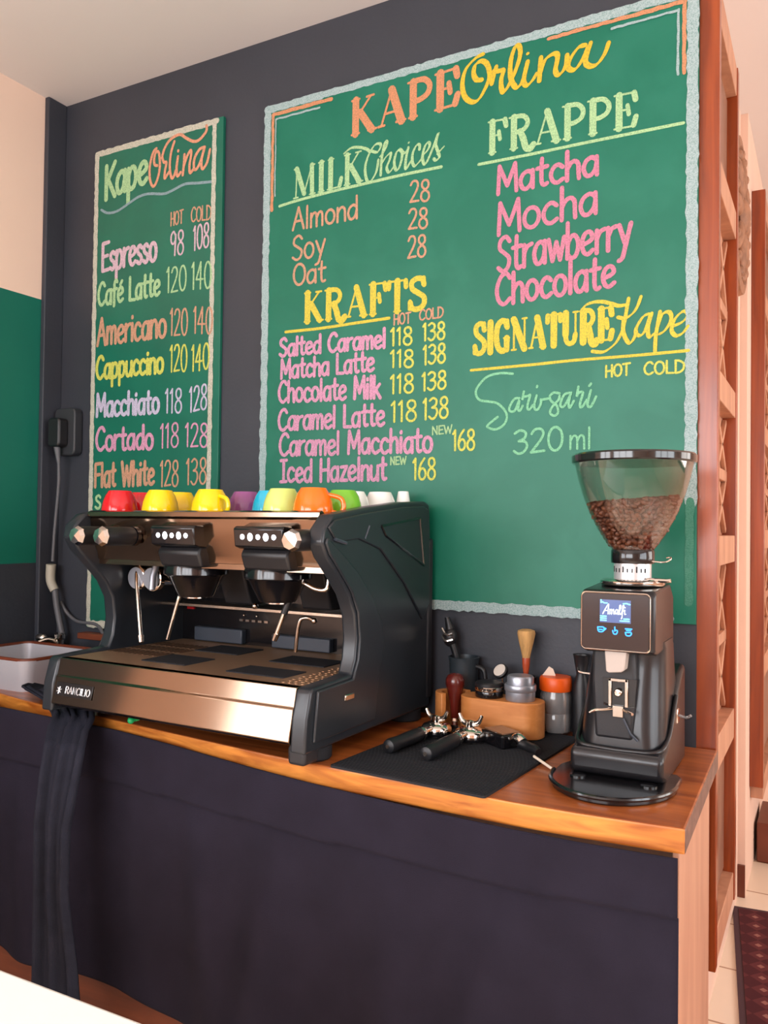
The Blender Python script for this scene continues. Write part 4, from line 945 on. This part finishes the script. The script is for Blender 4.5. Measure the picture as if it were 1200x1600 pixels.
# control panel
pn = gr(MB().prism(rrect(-.062,.066,.266,.374,.008), 1, -.1285, -.118), 'control_panel', 'panel_brown', hdo, bevel=.001)
edge = MB()
pp = rrect(-.0635,.0675,.2645,.3755,.009)
edge.tube([(a, -.1275, b) for a, b in pp + pp[:1]], .0016, 6)
gr(edge, 'panel_trim', 'steel', pn)
scr = gr(MB().box(-.027, .032, -.1293, -.128, .318, .362), 'screen', 'screen', pn)
def strokes(polys, w, m, name, parent, y=-.1297):
    mb = MB()
    for i, q in enumerate(polys):
        v = catmull([Vector(p) for p in q], 5) if len(q) > 2 else [Vector(p) for p in q]
        ribbon(mb, v, w, y - .00002*(i % 4))
    return mb.build(name, m, parent, smooth=False)
def script(polys, x0, z0, k): return [[(x0 + a*k, z0 + b*k) for a, b in q] for q in polys]
AM = [[(0,0),(2,4),(4.4,8),(5,8),(4.6,4),(4.4,0)],[(1.2,2.8),(4.6,3)],
      [(6,4),(5.8,0)],[(5.9,2.4),(7,4),(7.6,3.6),(7.4,0)],[(7.6,2.4),(8.8,4),(9.3,3.6),(9.2,.6),(10,.3)],
      [(12.6,3.8),(11.4,4),(10.6,2),(11.2,.3),(12.4,1.6),(12.8,3.6),(12.6,.6),(13.3,.3)],
      [(13.4,.6),(15.2,6),(15,8),(14.2,7),(14,2),(14.6,.2),(15.4,.8)],[(15.6,.6),(17.6,6),(17.6,8),(16.8,7),(16.6,2),(16.2,-2.4),(15.6,-3.4)],[(16.2,3.2),(18.4,3.4)],[(18.6,4),(18.5,.6),(19.4,.6)],[(18.8,6),(18.9,6.2)]]
strokes(script(AM, -.021, .3345, .00225), .0016, 'screen_white', 'screen_lettering', scr)
strokes([[(-.0245,.356),(-.0245,.361)],[(-.0245,.357),(-.0205,.357)],[(-.019,.3555),(-.013,.3555)],[(.018,.3555),(.024,.3565)],[(.025,.356),(.0305,.3545)]] +
        [[(-.0255,.330-.004*i),(-.0145,.330-.004*i)] for i in range(3)] + [[(.012,.3225),(.029,.3225)],[(.019,.3265),(.029,.3265)]], .0024, 'screen_cyan', 'screen_readout', scr)
ic = []
def icon(polys, name): strokes(polys, .0022, 'icon_blue', name, pn, -.1290)
icon([[(-.031,.308),(-.029,.300),(-.021,.300),(-.019,.308),(-.031,.308)],[(-.019,.306),(-.015,.306),(-.019,.302)],[(-.028,.3035),(-.022,.3035)]], 'touch_button')
icon([[(.002,.310),(.002,.302)],[(-.002,.303),(.0,.297),(.005,.297),(.007,.303),(.003,.304)]], 'touch_button')
icon([[(.022,.308),(.034,.308)],[(.022,.301),(.024,.2955),(.031,.2955),(.033,.301),(.022,.301)],[(.024,.305),(.032,.305)]], 'touch_button')
# spout, fork
gr(MB().prism([(-.020,.262),(-.017,.222),(-.012,.219),(.012,.222),(.018,.226),(.022,.262)], 1, -.118, -.085), 'chute', 'chute_grey', bevel=.002)
fk = MB()
fk.box(-.018, -.012, -.094, -.088, .150, .205).box(.014, .020, -.094, -.088, .150, .205).box(-.018, .020, -.094, -.088, .199, .205)
fk.box(-.009, .011, -.096, -.088, .130, .152)
gr(fk, 'fork_bracket', 'steel', bevel=.001)
gr(MB().tube([(-.046,-.128,.140),(-.036,-.125,.146),(-.022,-.112,.146),(-.010,-.095,.146)], .0028, 8, 4).tube([(.036,-.128,.146),(.024,-.112,.146),(.012,-.095,.146)], .0028, 8, 4), 'holder_fork', 'steel')
gr(MB().lathe([(.0075,0),(.0085,.003),(.006,.007),(0,.008)], (.001,-.09,.178), (0,-1,0), 16), 'fork_knob', 'chrome')
gr(MB().prism([(-.03,.205),(-.028,.15),(.032,.15),(.036,.205)], 1, -.089, -.080), 'fork_plate', 'machine_gloss')
gr(MB().tube([(.012,-.094,.128),(.026,-.094,.10),(.040,-.094,.088)], .0022, 6), 'fork_strut', 'grey_panel')
gr(MB().box(.086, .092, .045, .070, .10, .13), 'side_switch_plate', 'chrome', bevel=.002)
gr(MB().tube([(.092,.06,.115),(.106,.06,.112),(.116,.055,.118)], .003, 8, 3), 'side_hook', 'jar_plastic')
# collar
col = gr(MB().lathe([(.062,.386),(.064,.389),(.064,.394),(.058,.398),(.040,.399)], (.012,-.018,0), seg=48), 'top_plate', 'chrome')
gr(MB().lathe([(.037,.398),(.037,.432),(.035,.434)], (.012,-.018,0), seg=40), 'adjust_collar', 'satin_white')
mk = MB()
for i in range(9):
    a = R(-150 + i*14); mk.box(.012+.0372*math.cos(a)-.0012, .012+.0372*math.cos(a)+.0012, -.018+.0372*math.sin(a)-.0012, -.018+.0372*math.sin(a)+.0012, .412, .420 if i % 3 else .424)
gr(mk, 'collar_mark', 'hole_black')
gr(MB().tube([(.045,-.04,.398),(.085,-.05,.398),(.092,-.05,.399)], .0045, 8), 'adjust_lever', 'steel')
gr(MB().lathe([(.042,.430),(.043,.432),(.043,.455),(.041,.458)], (.012,-.018,0), seg=40), 'hopper_neck', 'machine_gloss')
gr(MB().tube([(.046,-.03,.436),(.075,-.035,.434),(.088,-.035,.439),(.088,-.03,.444),(.080,-.03,.443)], .0016, 8, 4), 'gate_wire', 'steel')
HP = [(.040,.456),(.052,.470),(.068,.495),(.086,.530),(.1005,.568),(.111,.605),(.1185,.640)]
hop = gr(MB().lathe(HP + [(.117,.640)] + [(r-.002, z) for r, z in HP[::-1]], (.012,-.018,0), seg=64, cap=False), 'hopper', 'clear_plastic')
gr(MB().lathe([(.121,.633),(.1235,.636),(.1235,.648),(.119,.652),(.0,.653)], (.012,-.018,0), seg=64), 'hopper_lid', 'lid_black')
# coffee beans
def hop_r(z):
    for (r0, z0), (r1, z1) in zip(HP, HP[1:]):
        if z <= z1: return r0 + (r1-r0)*(z-z0)/(z1-z0)
    return HP[-1][0]
bb = MB(); bx, by = G.location.x + .012, G.location.y - .018
core = [(max(.005, hop_r(z) - .013), z) for z in (.458,.48,.51,.53,.548,.552)]
bb.lathe([(r, z + CT) for r, z in core], (bx, by, 0), seg=40)
_b = bmesh.new(); bmesh.ops.create_uvsphere(_b, u_segments=8, v_segments=6, radius=1)
_b.verts.index_update(); BEAN = ([v.co.copy() for v in _b.verts], [[v.index for v in f.verts] for f in _b.faces]); _b.free()
def bean(p, s):
    q = Matrix.Rotation(random.uniform(0, 6.28), 4, 'Z') @ Matrix.Rotation(random.uniform(-1, 1), 4, 'X') @ Matrix.Rotation(random.uniform(-1, 1), 4, 'Y')
    bb.add(BEAN, Matrix.Translation(p) @ q @ Matrix.Diagonal((1.35*s, .95*s, .75*s, 1)))
z = .459
while z < .566:
    r = hop_r(z) - .0075
    n = int(2*math.pi*r / .0105); off = random.random()
    for i in range(n):
        a = 2*math.pi*(i + off + random.uniform(-.2,.2))/n; rr = r + random.uniform(-.002, .0)
        zz = z + random.uniform(-.003, .003)
        # the pile stands a little higher on the far right
        if zz > .552 + .010*math.cos(a - .6): continue
        bean((bx + rr*math.cos(a), by + rr*math.sin(a), zz + CT), .0067)
    z += .0084
for i in range(260):
    a = random.uniform(0, 6.28); rr = .088*math.sqrt(random.random())
    bean((bx + rr*math.cos(a), by + rr*math.sin(a), CT + .554 + .008*math.cos(a-.6)*rr/.09 + random.uniform(-.002,.004)), .0064)
o = bb.build('coffee_beans', 'bean')
tag(o, 'roasted brown coffee beans half filling the clear grinder hopper', 'coffee beans', kind='stuff')

# ------------------------------------------------------------------ left corner: socket, cables, hose, basin
t = thing('socket_box', 'dark wall socket box with plug on the black corner pillar', 'socket', (-2.33, -.002, 1.59))
MB().prism(rrect(-.058,.042,-.082,.082,.02), 1, -.035, 0).build('socket_plate', 'outlet_dark', t, bevel=.004)
MB().prism(rrect(-.045,.012,-.055,.045,.015), 1, -.075, -.035).build('plug', 'plastic_black', t, bevel=.006)
MB().tube([(-.02,-.055,-.05),(-.015,-.05,-.11)], [.012,.006], 10).build('plug_strain_relief', 'cable_grey', t)
tag(MB().tube([(-2.345,-.052,1.48),(-2.352,-.045,1.40),(-2.372,-.040,1.26),(-2.380,-.04,1.14)], .0055, 10, 6).build('power_cable', 'cable_grey'), 'thin grey cable hanging down from the wall socket box', 'cable')
tag(MB().tube([(-2.375,-.05,1.13),(-2.378,-.048,1.075),(-2.360,-.045,1.04)], [.017,.015], 12, 4).build('cable_connector', 'connector_beige'), 'beige cable connector hanging below the socket box', 'connector')
tag(MB().tube([(-2.36,-.045,1.045),(-2.35,-.043,.985),(-2.335,-.042,.93),(-2.32,-.042,.885)], .011, 12, 5).build('flexible_hose', 'cable_grey'), 'grey flexible hose running from the beige connector to the tap', 'hose')
tag(MB().tube([(-2.36,-.02,1.00),(-2.33,-.014,.96),(-2.28,-.012,.935),(-2.19,-.012,.930),(-2.12,-.03,.885),(-2.05,-.03,.86)], .006, 10, 6).build('wall_cable', 'cable_grey'), 'dark cable sagging along the black wall below the narrow chalkboard', 'cable')
t = thing('water_tap', 'chrome water tap in the left corner behind the basin', 'tap', (-2.325, -.050, CT))
MB().lathe([(.020,0),(.022,.004),(.014,.012),(.013,.10),(.018,.104),(.018,.118),(.010,.124)], seg=24).build('tap_body', 'chrome', t)
MB().tube([(0,-.005,.085),(-.02,-.03,.10),(-.035,-.058,.092)], .010, 12, 4).build('tap_spout', 'chrome', t)
MB().ball((-.055,-.03,.105), .020, 1.2, .8, .8).build('tap_knob', 'chrome', t)
t = thing('wash_basin', 'pale grey basin at the left end of the counter', 'basin', (-2.225, -.255, CT))
MB().loft([[(x, y, 0) for x, y in rrect(-.165,.15,-.13,.13,.03)], [(x, y, .092) for x, y in rrect(-.175,.165,-.14,.14,.035)], [(x, y, .092) for x, y in rrect(-.165,.155,-.13,.13,.03)], [(x, y, .012) for x, y in rrect(-.155,.14,-.12,.12,.025)]]).build('basin_body', 'basin_grey', t)
pp = rrect(-.170,.160,-.135,.135,.033)
MB().tube([(x, y, .093) for x, y in pp + pp[:1]], .006, 8).build('basin_rim', 'skirting', t)
tag(MB().box(-2.235, -2.02, -.055, -.014, .885, .905).build('wall_ledge', 'brown_wood', bevel=.002), 'small brown ledge on the wall under the narrow chalkboard', 'ledge')

# ------------------------------------------------------------------ hall on the right: carved panels, medallion, rug, step
def carved_panel(loc, depth, z0, z1, rails, label):
    t = thing('carved_panel', label, 'wooden panel', loc, 0, 'carved wooden panels on the hall wall')
    xb, xf = 0.0, .046          # from the wall face out into the hall
    MB().box(xb, xf, 0, .036, z0, z1).build('stile', 'door_wood', t, bevel=.002)
    MB().box(xb, xf, depth-.036, depth, z0, z1).build('stile', 'door_wood', t, bevel=.002)
    for a, b in rails: MB().box(xb, xf - .003, .036, depth-.036, a, b).build('rail', 'door_wood_lit', t, bevel=.002)
    MB().box(xb, .010, .036, depth-.036, z0+.02, z1-.02).build('back_board', 'door_wood_lit', t)
    gaps = []
    for (a0, b0), (a1, b1) in zip(rails, rails[1:]): gaps.append((b0, a1))
    y0, y1 = .036, depth - .036
    for k, (a, b) in enumerate(gaps):
        if k == 0 or k == len(gaps) - 1:
            MB().box(.010, .020, y0+.012, y1-.012, a+.012, b-.012).build('flat_panel', 'panel_wood', t, bevel=.004)
            continue
        mb = MB(); ym, zm = (y0+y1)/2, (a+b)/2
        def bar(p, q, w=.016):
            d = Vector((q[0]-p[0], q[1]-p[1])).normalized(); n = Vector((-d.y, d.x))*w/2
            mb.prism([(p[0]+n.x,p[1]+n.y),(q[0]+n.x,q[1]+n.y),(q[0]-n.x,q[1]-n.y),(p[0]-n.x,p[1]-n.y)], 0, .010, .022)
        e = .012
        bar((y0,zm),(y1,zm),.03)
        for zz0, zz1 in ((a+e, zm-e), (zm+e, b-e)):
            bar((y0+e,zz0),(ym,zz1)); bar((ym,zz1),(y1-e,zz0)); bar((y0+e,zz1),(ym,zz0),.016); bar((ym,zz0),(y1-e,zz1),.016)
        mb.build('lattice', 'door_wood_lit', t, bevel=.002)
    return t
RL = [(.27,.345),(.71,.79),(1.19,1.262),(1.585,1.655),(2.08,2.155),(2.48,2.56)]
carved_panel((-.2745,.004,0), .46, .27, 2.56, RL, 'carved orange wood panel on the hall wall, next to the large chalkboard')
carved_panel((-.2605,1.30,0), .85, .34, 2.54, [(a+.02,b+.02) for a, b in RL[:-1]] + [(2.46,2.54)], 'carved orange wood panel farther down the hall, beyond the round medallion')
t = thing('wall_medallion', 'round carved wooden medallion high on the hall wall', 'wall ornament', (-.284, .85, 2.29))
MB().lathe([(.0,0),(.245,0),(.25,.012),(.245,.030),(.215,.034),(.205,.022),(.0,.022)], (0,0,0), (1,0,0), 40, cap=False).build('medallion_disc', 'medallion_wood', t)
cv = MB()
for i in range(8):
    a = R(45*i); c, s_ = math.cos(a), math.sin(a)
    cv.ball((.028, .12*c, .12*s_), .05, .35, 1.6, .55, 10, 7, Matrix.Rotation(a, 4, 'X'))
cv.ball((.03,0,0), .06, .45, 1, 1)
for i in range(16):
    a = R(22.5*i+11); cv.ball((.030, .19*math.cos(a), .19*math.sin(a)), .018, .7, 1, 1, 8, 6)
cv.build('medallion_carving', 'medallion_wood', t)
t = thing('floor_rug', 'dark red patterned rug on the cream tiled floor of the hall', 'rug', (-.290, 1.03, 0), R(-6.8+13.6))
MB().box(0, .95, -1.5, 0, .001, .007).build('rug_edge', 'rug_edge', t)
MB().box(.018, .932, -1.482, -.018, .007, .009).build('rug_border', 'rug_border', t)
MB().box(.118, .832, -1.382, -.118, .009, .0098).build('rug_inner_line', 'rug_line', t)
MB().box(.130, .82, -1.37, -.130, .0098, .0108).build('rug_field', 'rug_field', t)
tag(MB().box(-.25, .15, 1.50, 1.80, 0, .15).build('low_step', 'skirting', bevel=.004), 'low brown wooden step beyond the rug in the hall', 'step')

# ------------------------------------------------------------------ white table at the lower left, in front of the counter
t = thing('side_table', 'white topped table at the lower left corner, in front of the counter', 'table', (-1.20, -1.72, 0), R(1.0))
MB().prism(rrect(-.65,.65,-.40,.40,.02), 2, .672, .70).build('table_top', 'table_white', t, bevel=.006)
for x in (-.58,.58):
    for y in (-.34,.34): MB().box(x-.025, x+.025, y-.025, y+.025, 0, .672).build('leg', 'table_white', t, bevel=.003)
